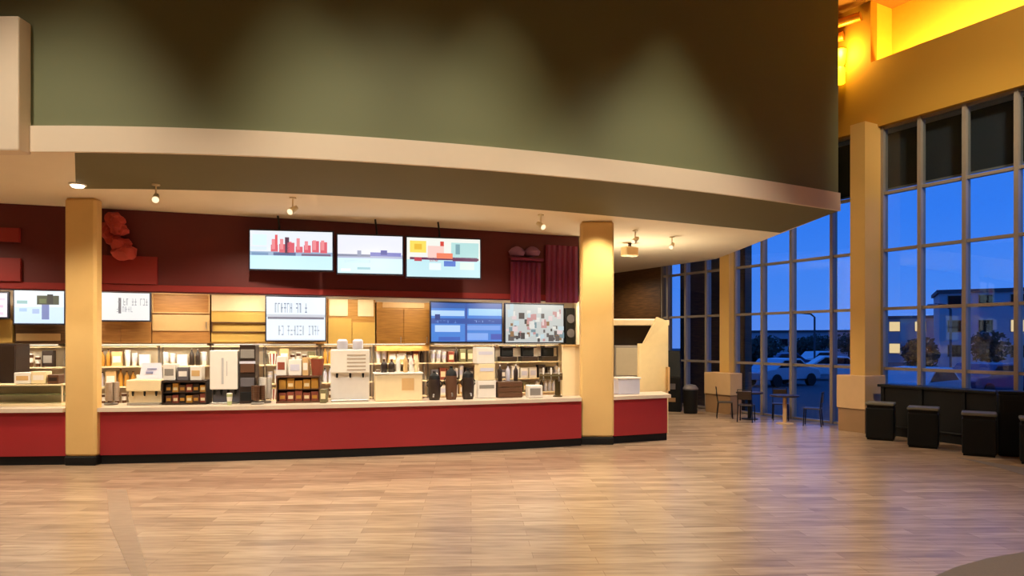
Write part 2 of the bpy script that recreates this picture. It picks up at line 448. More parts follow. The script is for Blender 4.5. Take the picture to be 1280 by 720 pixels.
# 2
A,B,h=scr(422,503,13.68,13.95,293.4,341)
rc=[(0,0,1,.42,(204,236,246)),(0,.4,1,.5,(170,178,206)),(0,.44,.5,.5,(130,136,160)),(.5,.46,.98,.56,(120,124,190)),(.66,.5,.76,.62,(84,88,160)),(.1,.28,.5,.36,(190,214,226)),(.3,.1,.5,.16,(150,196,206)),(.3,.46,.36,.6,(150,156,180)),(.05,.05,.2,.12,(232,244,246))]
screen_thing('menu_screen','pale hanging menu screen in the middle of the three','screen',A,B,h,rc,(228,230,240),'hanging menu screens',[.6])
# 3
A,B,h=scr(508.5,600,14.0,14.36,296.6,345.5)
rc=[(0,0,1,.44,(186,224,232)),(.04,.62,.26,.92,(238,214,96)),(.1,.7,.2,.84,(226,180,60)),(.28,.48,.5,.8,(240,200,190)),(.4,.48,.62,.62,(234,128,96)),(.45,.5,.5,.92,(206,70,60)),(.6,.5,.98,.9,(176,216,214)),(.66,.6,.72,.86,(120,160,170)),(.04,.44,.98,.5,(96,48,84)),(.1,.4,.2,.5,(180,60,80)),(.3,.4,.42,.52,(190,70,80)),(.62,.42,.96,.52,(110,50,96)),(.5,.28,.66,.42,(84,120,200)),(.72,.2,.92,.4,(214,232,226)),(.3,.18,.46,.36,(224,240,238))]
screen_thing('menu_screen','hanging menu screen with yellow and orange pictures, rightmost of the three','screen',A,B,h,rc,(232,234,226),'hanging menu screens',[.45])
# screens below the fascia
def low(px0,px1,yt,yb,off,name,label,rc,base,e=1.08,**k):
    fn=lambda x: BW(x)-off
    x0=solve(px0,fn); x1=solve(px1,fn)
    Y=fn((x0+x1)/2); A=at(px0,yb,fn(x0)); B=at(px1,yb,fn(x1)); B.z=A.z
    return screen_thing(name,label,'screen',A,B,(yb-yt)*Y/F,rc,base,e=e,**k)
low(-40,9,366,396,.75,'order_screen','pink white screen cut off by the left edge',[(.0,.1,.9,.2,(236,206,226)),(.55,.4,.9,.5,(224,190,216)),(.5,.7,.95,.8,(226,200,220))],(244,228,240))
low(18,80,363.5,404,.75,'order_screen','pale blue screen with a dark picture left of the left column',
    [(0,.0,1,.5,(206,228,248)),(.45,.58,.9,.86,(70,74,56)),(.66,.6,.78,.9,(50,50,48)),(.5,.62,.64,.76,(100,110,70)),(.55,.12,.7,.58,(120,130,180)),(.05,.6,.26,.7,(140,184,184)),(.1,.36,.25,.46,(170,200,232)),(.36,.3,.5,.44,(170,190,226))],(226,240,246))
low(118,187,366,400,.75,'order_screen','white screen with grey lettering just right of the left column',
    textrects(.42,.55,.97,.8,0,(150,146,150),R)+textrects(.4,.3,.7,.5,0,(164,160,166),R)+[(.43,.25,.48,.82,(110,104,108))],(232,230,226))
# D: double sign
def signrects():
    return [(.02,.49,.98,.56,(120,118,132)),(.0,.54,1,.6,(196,200,210))]+textrects(.14,.64,.72,.86,0,(116,128,150),R)+textrects(.2,.12,.9,.34,0,(150,158,172),R)+[(.0,.0,1,.03,(206,214,226))]
low(333,406.5,371.5,425.5,.8,'price_board','white two row price board hanging in the middle of the back wall',signrects(),(228,238,246))
# E: blue board
rc=[(0,.86,1,1,(40,86,160)),(0,.66,.46,.8,(170,204,240)),(.52,.68,1,.86,(150,196,232)),(0,.46,1,.6,(36,76,156)),(.05,.56,.12,.7,(20,50,120)),(.05,.25,.4,.42,(170,200,240)),(.5,.3,.98,.42,(110,150,220)),(.1,.02,.4,.12,(50,90,180)),(.5,.04,.8,.22,(120,160,226)),(.84,.05,1,.2,(60,80,170)),(.47,0,.5,1,(40,70,150))]
rc+=textrects(.55,.5,.95,.55,0,(140,180,230),R)+textrects(.06,.48,.4,.54,0,(120,160,220),R)
low(539,627,379,427,.8,'menu_board','bright blue lit menu board right of the golden cabinets',rc,(58,122,204))
# F: food picture board
rc=[]
for k in range(70):
    x=R.random()*.94; y=R.random()*.86; c=R.choice([(236,236,230),(60,56,60),(120,150,160),(200,224,232),(206,150,150),(150,110,70),(236,214,214),(90,84,86)])
    rc.append((x,y,x+R.uniform(.03,.1),y+R.uniform(.06,.18),c))
low(632,704,381,428,.8,'picture_board','mottled white food picture board next to the blue menu board',rc,(206,212,210),e=.8)

# ------------------------------------------------------------------ fascia decorations
def fpanel(name,px0,px1,yt,yb,m_,label,th=.04,cat='panel',pleats=0,group=None):
    fn=lambda x: FA(x)-.035-th
    x0=solve(px0,fn);x1=solve(px1,fn)
    if pleats:
        s=MB(); xs_=np.linspace(x0,x1,pleats*4+1); zt=zat(yt,fn(x0)); zb=zat(yb,fn(x0))
        off=[.0,.03,.05,.03]
        s.band([(x,fn(x)-off[i%4]) for i,x in enumerate(xs_)],[(x,fn(x)+th-.0) for x in xs_],zb,zt)
    else:
        s=MB(); xs_=np.linspace(x0,x1,6); Y=fn((x0+x1)/2)
        s.band([(x,fn(x)) for x in xs_],[(x,fn(x)+th) for x in xs_],max(zat(yb,Y),FZ+.15),zat(yt,Y))
    return tag(s.build(name,m_),label,cat,group)
fpanel('wall_panel',128,196,320,362,M['redpan'],'red square panel on the fascia right of the left column')
fpanel('wall_panel',-30,24,284,302,M['redpan'],'small upper red panel on the fascia at the left edge')
fpanel('wall_panel',-30,25,322,360,M['redpan'],'lower red panel on the fascia at the left edge')
fpanel('pleated_panel',638,676,327,378,M['plum'],'plum pleated panel under the fascia shelf',pleats=6)
fpanel('pleated_panel',682,722,306,378,M['plum'],'tall plum pleated panel at the right end of the fascia',pleats=6)
# little shelf with plum bundles above the pleats
fn=lambda x: FA(x)-.3
x0=solve(638,fn);x1=solve(680,fn); s=MB(); s.band([(x,fn(x)) for x in (x0,(x0+x1)/2,x1)],[(x,FA(x)-.001) for x in (x0,(x0+x1)/2,x1)],zat(324,fn(x0)),zat(321,fn(x0)))
tag(s.build('display_shelf',M['plum']),'short plum shelf on the fascia holding two lilac bundles','shelf')
for k,px in enumerate((646,665)):
    x=solve(px,lambda x: FA(x)-.11); s=MB(); s.lathe([(.02,0),(.13,.03),(.16,.12),(.1,.2),(.03,.24)],14)
    o=s.build('bundle',mat('dusky_lilac_cloth',(136,88,120),.8),smooth=True); o.location=(x,FA(x)-.17,zat(321,FA(x)-.2)+.002); o.scale=(1.2,.55,1)
    tag(o,['left lilac bundle on the plum fascia shelf','right lilac bundle on the plum fascia shelf'][k],'bundle')
# crumpled red ornament
bm=bmesh.new(); rr=random.Random(5)
x=solve(147,FA); base=Vector((x,FA(x)-.18,0))
orn=MB()
for k in range(26):
    px=rr.uniform(131,163); py=rr.uniform(274,318)
    if (px-131)/32 < (py-290)/40 and rr.random()<.7: px+=12
    c=at(px,py,base.y-rr.uniform(-.02,.1)); r_=rr.uniform(.08,.15)
    tb=bmesh.new(); bmesh.ops.create_icosphere(tb,subdivisions=2,radius=r_)
    for v in tb.verts: v.co*=1+rr.uniform(-.22,.22)
    orn.add([v.co*1.0+c for v in tb.verts],[[v.index for v in f.verts] for f in tb.faces]); tb.free()
tag(orn.build('rosette',mat('coral_red_paper',(176,58,46),.7,noise=.25,scale=5),smooth=True),'crumpled coral red rosette on the fascia beside the left column','ornament')

# ------------------------------------------------------------------ back wall cabinets
def wallspan(px0,px1,off):
    fn=lambda x: BW(x)-off
    x0=solve(px0,fn);x1=solve(px1,fn); xm=(x0+x1)/2
    A=Vector((x0,fn(x0),0));B=Vector((x1,fn(x1),0)); d=B-A
    return A,d.length,math.atan2(d.y,d.x),fn(xm)
def cabinet(px0,px1,yt,yb,label,body,doors,off=.42,openings=(),group=None):
    A,w,ang,Y=wallspan(px0,px1,off); z0=zat(yb,Y); z1=min(zat(yt,Y),3.29); h=z1-z0
    r=thing('wall_cabinet',label,'cabinet',(A.x,A.y,z0),ang,group)
    dp=off-.12
    MB().box(0,w,.02,dp,0,h).build('body',body,r,bevel=.006)
    for (a,b,c,d_,m_,knob) in doors:
        dr=MB().box(a*w+.006,b*w-.006,-.004,.018,c*h+.006,d_*h-.006).build('door',m_,r,bevel=.006)
        if knob:
            k=MB(); k.tube([(b*w-.07,-.03,c*h+.05),(b*w-.07,-.03,c*h+.2)],.009,8); k.build('handle',M['steel'],dr,smooth=True)
    for (a,b,c,d_,m_) in openings:
        f=MB(); f.use(m_); f.box(a*w,b*w,-.03,.015,c*h,c*h+.025); f.box(a*w,b*w,-.03,.015,d_*h-.025,d_*h); f.box(a*w,a*w+.025,-.03,.015,c*h,d_*h); f.box(b*w-.025,b*w,-.03,.015,c*h,d_*h)
        f.build('open_frame',None,r)
    return r
cabinet(-40,15,399,429,'yellow wall cabinet at the left edge of the back wall',M['yellow'],[(0,1,0,1,M['yellow'],False)])
cabinet(18,100,404,429,'brown wall cabinet with a tan pull out below the pale blue screen',M['brown'],[(0.02,.7,.1,.5,M['tan'],False)])
cabinet(112,189,366,429,'orange wood wall cabinet behind the white lettered screen',M['orange'],[(0,.5,0,1,M['orange'],False),(.5,1,0,1,M['orange'],False)])
cabinet(190,262.5,367,429,'wall cabinet with a brown recess above a tan flap',M['orange'],[(0,1,.24,.58,M['tan'],True)],openings=[(0,1,.6,1,M['tan'])])
cabinet(264,333,369,429,'cream and gold wall cabinet left of the price board',M['yellow'],[(0,1,.66,1,M['beige'],False),(0,1,.42,.62,M['yellow'],False),(0,1,.02,.24,M['yellow'],False)],openings=[(0,1,.22,.44,M['chocolate'])])
cabinet(334,409,371,430,'golden wood wall cabinet hidden behind the price board',M['maple'],[(0,.5,0,1,M['maple'],False),(.5,1,0,1,M['maple'],False)])
cabinet(410,469,374,431,'gold wall cabinet with two cream upper doors right of the price board',M['maple'],[(.02,.42,.62,1,M['beige'],False),(.62,.97,.62,1,M['beige'],False),(0,.5,0,.58,M['yellow'],False),(.5,1,0,.5,M['yellow'],False)])
cabinet(471,537,378,439,'tall golden brown wood cabinet left of the blue menu board',M['maple'],[(0,.5,.12,.86,wood('dark_gold_wood',(140,96,36),(166,116,48)),True),(.5,1,.12,.86,wood('dark_gold_wood',(140,96,36),(166,116,48)),True),(.1,.9,.88,1,M['tan'],False)])
# black loudspeaker by the picture board
A,w,ang,Y=wallspan(707,719,.8)
sp=thing('loudspeaker','black loudspeaker beside the food picture board','speaker',(A.x,A.y,zat(430,Y)),ang)
hh=(430-385)*Y/F
MB().box(0,w,0,.3,0,hh).build('housing',M['black'],sp,bevel=.02)
for k,z in enumerate((.3,.7)):
    g=MB(); g.lathe([(.0,0),(.09,0.0),(.11,.02),(.11,.03)],16); o=g.build('driver',M['slate'],sp); o.rotation_euler=(PI/2,0,0); o.location=(w/2,-.001,hh*z)

# ------------------------------------------------------------------ shelf racks along the back wall
RK=[(-40,76,'left of the left column',False),(112,196,'by the left column',True),(200,262,'above the brown candy case',False),(264,330,'behind the tall white soda fountain',True),
    (332,398,'under the price board',False),(402,466,'behind the white frozen drink machine',True),(469,534,'under the golden brown cabinet',False),
    (538,620,'under the blue menu board',True),(623,704,'under the food picture board',False)]
SHZ=[2.06,1.64,1.22,.86]
def rack(px0,px1,desc):
    A,w,ang,Y=wallspan(px0,px1,.36)
    r=thing('shelf_rack','cream shelf rack '+desc,'shelf',(A.x,A.y,0),ang)
    for z in SHZ: MB().box(0,w,0,.3,z-.03,z).build('board',M['beige'],r,bevel=.004)
    for x in (0.0,w-.025):
        MB().box(x,x+.025,.27,.33,.0,2.1).build('upright',M['grey'],r)
    return r,A,w,ang,Y
# product prototypes (meshes made once)
def proto_cup(name,m1,m2,h,r):
    def mk(label,loc,rz,group):
        t=thing(name,label,'cup',loc,rz,group)
        s=MB(); s.lathe([(r*.72,0),(r*.74,.004),(r,h*.95),(r*1.05,h*.97),(r*1.05,h)],14); s.build('body',m1,t,smooth=True)
        s=MB(); s.lathe([(r*.86,h*.35),(r*.98,h*.75)],14); s.build('sleeve',m2,t,smooth=True)
        s=MB(); s.lathe([(r*1.0,h),(r*.98,h+.015),(r*.6,h+.02)],14); s.build('lid',m2,t,smooth=True)
        return t
    return mk
def proto_bottle(name,m1,m2,h,r):
    def mk(label,loc,rz,group):
        t=thing(name,label,'bottle',loc,rz,group)
        s=MB(); s.lathe([(r*.9,0),(r,.01),(r,h*.6),(r*.85,h*.7),(r*.35,h*.82),(r*.35,h*.92)],14); s.build('body',m1,t,smooth=True)
        s=MB(); s.lathe([(r*.42,h*.92),(r*.42,h),(r*.3,h)],12); s.build('cap',m2,t,smooth=True)
        return t
    return mk
def proto_box(name,m1,m2,w,d,h):
    def mk(label,loc,rz,group):
        t=thing(name,label,'box',loc,rz,group)
        MB().box(-w/2,w/2,-d/2,d/2,0,h).build('carton',m1,t,bevel=.006)
        MB().box(-w*.38,w*.38,-d/2-.003,-d/2,h*.25,h*.7).build('front_label',m2,t)
        return t
    return mk
def proto_tub(name,m1,m2):
    def mk(label,loc,rz,group):
        t=thing(name,label,'tub',loc,rz,group)
        s=MB()
        for k in range(16):
            s.use(m1 if k%2 else m2); a=2*PI*k/16;b=2*PI*(k+1)/16
            s.add([(.07*math.cos(a),.07*math.sin(a),0),(.07*math.cos(b),.07*math.sin(b),0),(.1*math.cos(b),.1*math.sin(b),.24),(.1*math.cos(a),.1*math.sin(a),.24)],[(0,1,2,3)])
        s.use(m2).lathe([(.069,0),(.07,.002)],16)
        s.build('tub_wall',None,t)
        s=MB()
        for k in range(18):
            a=rr.uniform(0,6.3); q=rr.uniform(0,.075); s.lathe([(.004,0),(.025,.012),(.028,.03),(.01,.045)],6,(q*math.cos(a),q*math.sin(a),.215+rr.uniform(0,.03)))
        s.build('popcorn',M['popcorn'],t,smooth=True)
        return t
    return mk
KIND=[('white paper cup',.13,proto_cup('paper_cup',M['white'],M['lilac'],.27,.055),.3),
      ('brown paper cup',.12,proto_cup('paper_cup',M['chocolate'],M['white'],.22,.05),.25),
      ('pale bottle with dark cap',.11,proto_bottle('syrup_bottle',M['lilac'],M['dark'],.34,.045),.34),
      ('dark bottle with pale cap',.11,proto_bottle('syrup_bottle',M['dark'],M['white'],.34,.045),.34),
      ('amber bottle',.11,proto_bottle('syrup_bottle',M['amber'],M['chocolate'],.32,.045),.32),
      ('white carton',.24,proto_box('carton',M['white'],M['lilac'],.2,.16,.26),.26),
      ('tan carton',.22,proto_box('carton',M['tan'],M['white'],.19,.16,.3),.3),
      ('slate grey carton',.2,proto_box('carton',M['slate'],M['white'],.17,.16,.22),.22),
      ('olive brown carton',.18,proto_box('carton',M['olivecard'],M['beige'],.15,.15,.28),.28),
      ('rust red carton',.18,proto_box('carton',M['rust'],M['beige'],.15,.15,.26),.26),
      ('dark brown carton',.24,proto_box('carton',M['dark'],M['grey'],.2,.16,.3),.3),
      ('striped popcorn tub',.24,proto_tub('popcorn_tub',M['white'],M['rust']),.27)]
first={}
rk=random.Random(11)
def put(kind,loc,rz,label,group):
    if kind not in first:
        first[kind]=KIND[kind][2](label,loc,rz,group); return first[kind]
    o=dup(first[kind],loc,rz,label,group); o.scale=(1,1,1); return o
SHNAME=['top','upper','lower','bottom']
W_=[5,3.2,3.2,3.6,1.6,4.2,2.2,2.8,2.2,1.8,2.6,.8]
for (a,b,desc,lilacish) in RK:
    r,A,w,ang,Y=rack(a,b,desc)
    if a<0: xstart=w*.3
    else: xstart=.03
    for si in (1,2,3):
        if a==623 and si==1: continue
        z=SHZ[si]; x=xstart; 
        while True:
            k=rk.choices(range(len(KIND)),W_)[0]; ww=KIND[k][1]
            if x+ww>w-.03: break
            run=rk.choice((1,1,2,3)) if ww<.2 else rk.choice((1,1,2))
            for _ in range(run):
                if x+ww>w-.03: break
                px=x+ww/2; depth=.12
                loc=(A.x+px*math.cos(ang)-depth*math.sin(ang),A.y+px*math.sin(ang)+depth*math.cos(ang),z+.001)
                o=put(k,loc,ang,'%s on the %s rack shelf %s'%(KIND[k][0],SHNAME[si],desc),'%ss, %s rack shelf %s'%(KIND[k][0],SHNAME[si],desc))
                o.scale=(1,1,rk.uniform(.88,1.18) if si<3 else rk.uniform(.8,1.0))
                x+=ww+rk.uniform(.0,.012)

# ------------------------------------------------------------------ equipment on the counter
def place(px0,px1,off):
    fn=lambda x: CT(x)+off
    x0=solve(px0,fn);x1=solve(px1,fn); xm=(x0+x1)/2
    A=Vector((x0,fn(x0),1.0));B=Vector((x1,fn(x1),1.0)); d=B-A
    return (A.x,A.y,1.001),d.length,math.atan2(d.y,d.x),fn(xm)
def hgt(py,Y): return zat(py,Y)-1.0
# glass display case, left
def glass_case(px0,px1,yt,label,contents):
    loc,w,ang,Y=place(px0,px1,.3); h=hgt(yt,Y)
    t=thing('display_case',label,'display case',loc,ang)
    s=MB()
    for x in (0,w-.02):
        for y in (0,.38): s.box(x,x+.02,y,y+.02,.05,h)
    s.box(0,w,0,.4,h-.02,h)
    s.build('frame',M['beige'],t)
    MB().box(0,w,0,.4,0,.05).build('base',M['beige'],t,bevel=.005)
    MB().box(.02,w-.02,.003,.008,.05,h-.02).build('front_glass',M['caseglass'],t)
    MB().box(.02,w-.02,.37,.38,.05,h-.02).build('back_panel',M['white'],t)
    MB().box(.022,w-.022,.12,.366,h*.5,h*.5+.012).build('shelf',mat('pale_green_glass',(176,190,150),.2),t)
    return t,w,h
glass_case(-30,78,481,'pale low display case on the counter left of the left column',0)
# left edge wall: dark cabinet
loc,w,ang,Y=place(-60,19,.86)
# cup tower by column
def cup_tower(px,yt,label,m_,off=.5,n=3):
    fn=lambda x: CT(x)+off
    x=solve(px,fn); Y=fn(x); h=hgt(yt,Y)
    t=thing('cup_dispenser',label,'cup dispenser',(x,Y,1.001))
    s=MB(); s.lathe([(.11,0),(.12,.02),(.1,.04),(.02,.05),(.02,h)],16); s.build('stand',M['grey'],t,smooth=True)
    for k in range(n):
        a=2*PI*k/n+.6; cx,cy=.075*math.cos(a),.075*math.sin(a)
        s=MB(); zz=.08; pr_=[]
        while zz<h: pr_+=[(.052,zz),(.06,zz+.03),(.063,zz+.032)]; zz+=.033
        s.lathe(pr_,12,(cx,cy,0)); s.build('cup_stack',m_,t,smooth=True)
    return t
cup_tower(139,478,'round cup dispenser with grey cups just right of the left column',mat('grey_beige_cups',(176,160,146),.5))
# cream drink machine with a sign standing on it
def machine(px0,px1,yt,label,body,face,off=.32,dep=.42,nozzles=3,name='drink_machine',cat='drink machine'):
    loc,w,ang,Y=place(px0,px1,off); h=hgt(yt,Y)
    t=thing(name,label,cat,loc,ang)
    MB().box(0,w,.12,dep,0,h).build('body',body,t,bevel=.015)
    MB().box(0,w,0,.12,h*.55,h).build('head',face,t,bevel=.02)
    MB().box(.02,w-.02,-.0,.12,0,.04).build('drip_tray',M['steel'],t,bevel=.005)
    for k in range(nozzles):
        x=w*(k+.5)/nozzles; s=MB(); s.lathe([(.012,-.09),(.02,-.05),(.022,0)],10,(x,.06,h*.55)); s.build('nozzle',M['black'],t,smooth=True)
    return t,loc,w,ang,h,Y
t,loc,w,ang,h,Y=machine(157,201,475,'cream drink machine under the blue white card right of the left column',M['beige'],M['beige'])
c=thing('counter_card','blue white standing card on top of the cream drink machine','card',(loc[0]+.1,loc[1]+.25,1.001+h),ang)
s=MB(); ww=w*.68; s.add([(0,0,0),(ww,0,0),(ww*.92,.05,.3),(ww*.1,.05,.3),(0,.012,0),(ww,.012,0),(ww*.92,.062,.3),(ww*.1,.062,.3)],[(0,1,2,3),(7,6,5,4),(0,4,5,1),(1,5,6,2),(2,6,7,3),(3,7,4,0)])
s.build('board',mat('blue_white_card',(226,226,244),.5),c)
s=MB(); s.box(ww*.3,ww*.6,.0,.02,.1,.14); s.box(ww*.35,ww*.75,.01,.03,.18,.2); o=s.build('printed_lines',mat('blue_print',(140,146,190),.6),c)
MB().box(ww*.3,ww*.7,.06,.12,0,.015).build('foot',M['lilac'],c)
# brown candy case
def candy_case(px0,px1,yt,label,frame_m,cols,rows,palette,off=.32,noun='candy',where=''):
    loc,w,ang,Y=place(px0,px1,off); h=hgt(yt,Y)
    t=thing('candy_case',label,'display case',loc,ang)
    s=MB(); s.box(0,w,.34,.36,0,h); s.box(0,.02,0,.36,0,h); s.box(w-.02,w,0,.36,0,h); s.box(0,w,0,.36,h-.03,h); s.box(0,w,0,.36,0,.03)
    s.build('carcass',frame_m,t)
    for k in range(1,rows):
        MB().box(.02,w-.02,.04,.34,h*k/rows-.006,h*k/rows+.006).build('shelf',frame_m,t)
    n_=cols; cw=(w-.06)/n_
    for r_ in range(rows):
        z0=(.03 if r_==0 else h*r_/rows+.006)
        hh=(h/rows-.045)
        for k in range(n_):
            m_,nm=palette[(k*3+r_*2)%len(palette)]
            x=.03+cw*(k+.5); yy=.14
            lx=loc[0]+x*math.cos(ang)-yy*math.sin(ang); ly=loc[1]+x*math.sin(ang)+yy*math.cos(ang)
            b=thing('candy_box','%s candy box on the %s shelf of the %s'%(nm,['lower','upper','top'][r_],where),'candy box',(lx,ly,loc[2]+z0+.0005),ang,'%s candy boxes in the %s'%(nm,where))
            MB().box(-cw*.45,cw*.45,-.05,.05,0,hh*(.75+.2*((k*7+r_)%3)/2)).build('carton',m_,b,bevel=.004)
            MB().box(-cw*.3,cw*.3,-.053,-.05,hh*.2,hh*.5).build('front_label',M['beige'] if k%2 else M['amber'],b)
    return t
PB=[(M['chocolate'],'brown'),(M['amber'],'amber'),(M['dark'],'dark brown'),(M['rust'],'rust red')]
candy_case(202,258,476,'dark brown candy case on the counter between the cream drink machine and the soda fountain',M['dark'],6,2,PB,where='dark brown candy case')
candy_case(345,400,470,'reddish candy case on the counter under the price board',M['chocolate'],5,2,[(M['rust'],'rust red'),(M['dark'],'dark brown'),(M['amber'],'amber')],where='reddish candy case')
# tall soda fountain
def fountain(px0,px1,yt,ym,label,panel,off=.34):
    loc,w,ang,Y=place(px0,px1,off); h=hgt(yt,Y); hm=hgt(ym,Y)
    t=thing('soda_fountain',label,'soda fountain',loc,ang)
    MB().box(0,w,.2,.5,0,hm).build('base',M['slate'],t,bevel=.01)
    MB().box(0,w,.0,.5,hm,h).build('head',panel,t,bevel=.015)
    s=MB(); s.box(w*.42,w*.5,-.004,0,hm+.1,h-.14); s.box(w*.6,w*.63,-.004,0,hm+.25,h-.2); s.build('front_print',mat('faint_grey_print',(186,184,182),.5),t)
    for k in range(4):
        s=MB(); s.lathe([(.014,-.1),(.022,-.06),(.024,0)],10,(w*(k+.5)/4,.1,hm)); s.build('nozzle',M['black'],t,smooth=True)
    MB().box(0,w,-.02,.2,0,.03).build('drip_tray',M['steel'],t,bevel=.004)
    return loc,w,ang
loc,w,ang=fountain(262,297,438,487,'tall white soda fountain with faint vertical print left of the dark tower',M['white'])
def oncounter(px,off): 
    fn=lambda x: CT(x)+off
    x=solve(px,fn); return (x,fn(x),1.001)
def single(kind,px,off,label):
    l=oncounter(px,off); put(kind,l,0,label,None)
    o=[q for q in C.objects if q.get('label')==label][-1]
    if 'group' in o: del o['group']
l=oncounter(287,.16); t=proto_cup('paper_cup',mat('green_cup',(186,196,140),.5),M['white'],.2,.05)('pale green cup below the tall white soda fountain',l,0,None)
# dark tower
def tower(px0,px1,yt,label):
    loc,w,ang,Y=place(px0,px1,.34); h=hgt(yt,Y)
    t=thing('dispenser_tower',label,'dispenser',loc,ang)
    MB().box(0,w,.03,.4,0,h).build('body',M['dark'],t,bevel=.01)
    for k in range(4):
        MB().box(.02,w-.02,.0,.03,h*(k*.24+.05),h*(k*.24+.2)).build('bin_front',[M['black'],M['slate'],M['chocolate'],M['grey']][k],t,bevel=.006)
    MB().box(0,w,0,.03,h*.68,h*.72).build('label_strip',M['lilac'],t)
tower(299,319,431,'tall dark dispenser tower beside the white soda fountain')
# white cup stacks 320-345
cup_tower(331,474,'round cup dispenser with white cups right of the dark tower',M['white'])
cup_tower(322,483,'low cup dispenser with brown cups beside the dark tower',M['chocolate'],off=.2)
# red tub on the reddish case
s=None
Yc=CT(solve(401,CT))+.5
tb=proto_tub('popcorn_tub',M['rust'],M['rust'])('rust red popcorn tub standing on the reddish candy case',(solve(396,lambda x:CT(x)+.5),CT(solve(396,CT))+.5,1.0+hgt(470,CT(solve(372,CT))+.32)+.002),0,None)
tb.scale=(1.3,1.3,1.3)
# frozen drink machine
t,loc,w,ang,h,Y=machine(413,462,437,'tall white frozen drink machine with printed front right of the reddish candy case',M['white'],mat('printed_white',(230,224,210),.4),nozzles=3)
s=MB()
for k in range(5): s.box(w*.42,w*.9,-.003,0,h*(.6+.07*k),h*(.6+.07*k)+.025)
s.build('front_print',mat('taupe_print',(170,152,128),.6),t)
for k in range(2):
    s=MB(); s.lathe([(.09,0),(.1,.02),(.1,.16),(.07,.2)],16,(w*(.3+.4*k),.24,h)); s.build('hopper',M['lilac'],t,smooth=True)
# cream low case with tan square
loc,w,ang,Y=place(469,528,.3); h=hgt(468,Y)
t=thing('serving_case','cream serving case on the counter under the golden brown cabinet','display case',loc,ang)
MB().box(0,w,0,.5,0,h).build('body',M['beige'],t,bevel=.02)
MB().box(w*.56,w*.82,-.006,0,h*.4,h*.85).build('hatch',M['tan'],t)
MB().box(-.02,w+.02,-.02,.5,h,h+.03).build('top',M['white'],t,bevel=.008)
ctop=1.001+h+.03
for k,(u,m1,m2,lb) in enumerate([(.2,M['dark'],M['chocolate'],'dark'),(.36,M['dark'],M['rust'],'dark'),(.5,M['white'],M['white'],'white'),(.66,M['tan'],M['white'],'tan'),(.78,M['white'],M['chocolate'],'white'),(.9,M['beige'],M['amber'],'cream')]):
    x=u*w; yy=.2; l=(loc[0]+x*math.cos(ang)-yy*math.sin(ang),loc[1]+x*math.sin(ang)+yy*math.cos(ang),ctop+.001)
    bt=proto_bottle('syrup_bottle',m1,m2,.36 if k>1 else .26,.045 if k>1 else .062)
    bt(['wide dark bottle with a brown cap on the cream serving case','wide dark bottle with a rust cap on the cream serving case','all white bottle on the cream serving case','tan bottle with a white cap on the cream serving case','white bottle with a brown cap on the cream serving case','cream bottle with an amber cap on the cream serving case'][k],l,ang,None)
# dark urns
for k,(px,yt,r_,lb) in enumerate([(543,464,.125,'left'),(564,458,.12,'middle'),(585,461,.125,'right')]):
    fn=lambda x: CT(x)+.38
    x=solve(px,fn);Y=fn(x);h=hgt(yt,Y)
    t=thing('coffee_urn','dark coffee urn under the blue menu board, %s of three'%lb,'urn',(x,Y,1.001),.2*k)
    s=MB(); s.lathe([(r_*.8,0),(r_*.85,.03),(r_*.95,.06),(r_,h*.5),(r_*.92,h*.72)],20); s.build('body',[M['dark'],M['chocolate'],M['dark']][k],t,smooth=True)
    s=MB(); s.lathe([(r_*.93,h*.72),(r_*.8,h*.84),(r_*.35,h*.92),(.03,h*.94),(.03,h)],20); s.build('lid',M['black'],t,smooth=True)
    s=MB(); s.tube([(0,-r_*.9,h*.2),(0,-r_-.06,h*.2),(0,-r_-.07,h*.12)],.016,8); s.build('tap',M['steel'],t,smooth=True)
    for sgn in (-1,1):
        s=MB(); s.tube([(sgn*r_*.95,0,h*.45),(sgn*(r_+.02),0,h*.5),(sgn*(r_+.02),0,h*.6),(sgn*r_*.92,0,h*.66)],.012,8); s.build('handle',M['black'],t,smooth=True)
# white stacked boxes
for k,(px0,px1,yt,yb,m_,lb) in enumerate([(597,620,477,496,M['white'],'bottom white box of the stack right of the coffee urns'),(598,619,460,477,M['beige'],'middle cream box of the stack right of the coffee urns'),(596,618,443,460,M['white'],'top white box of the stack right of the coffee urns')]):
    loc,w,ang,Y=place(px0,px1,.45)
    hs=[.36,.34,.33]; z=1.001+sum(hs[:k])+.001*k
    t=thing('stacked_box',lb,'box',(loc[0],loc[1],z),ang)
    MB().box(0,w,0,.34,0,hs[k]).build('carton',m_,t,bevel=.012)
    MB().box(w*.1,w*.9,-.004,0,hs[k]*.55,hs[k]*.75).build('front_label',M['grey'] if k==0 else M['lilac'],t)
# brown box and dark flasks
loc,w,ang,Y=place(623,653,.4); h=hgt(477,Y)
t=thing('wooden_crate','brown wooden crate on the counter under the food picture board','crate',loc,ang)
MB().box(0,w,0,.34,0,h).build('body',M['brown'],t,bevel=.01)
for k in range(3): MB().box(0,w,-.012,0,h*(.06+.32*k),h*(.06+.32*k)+h*.22).build('slat',M['chocolate'],t,bevel=.003)
for k in range(3):
    x=w*(k+.5)/3; yy=.17; l=(loc[0]+x*math.cos(ang)-yy*math.sin(ang),loc[1]+x*math.sin(ang)+yy*math.cos(ang),1.002+h)
    kd=(3,2)[k%2]
    put(kd,l,ang,['dark','pale'][k%2]+' bottle standing on the brown wooden crate',['dark','pale']
        [k%2]+' bottles on the wooden crate')
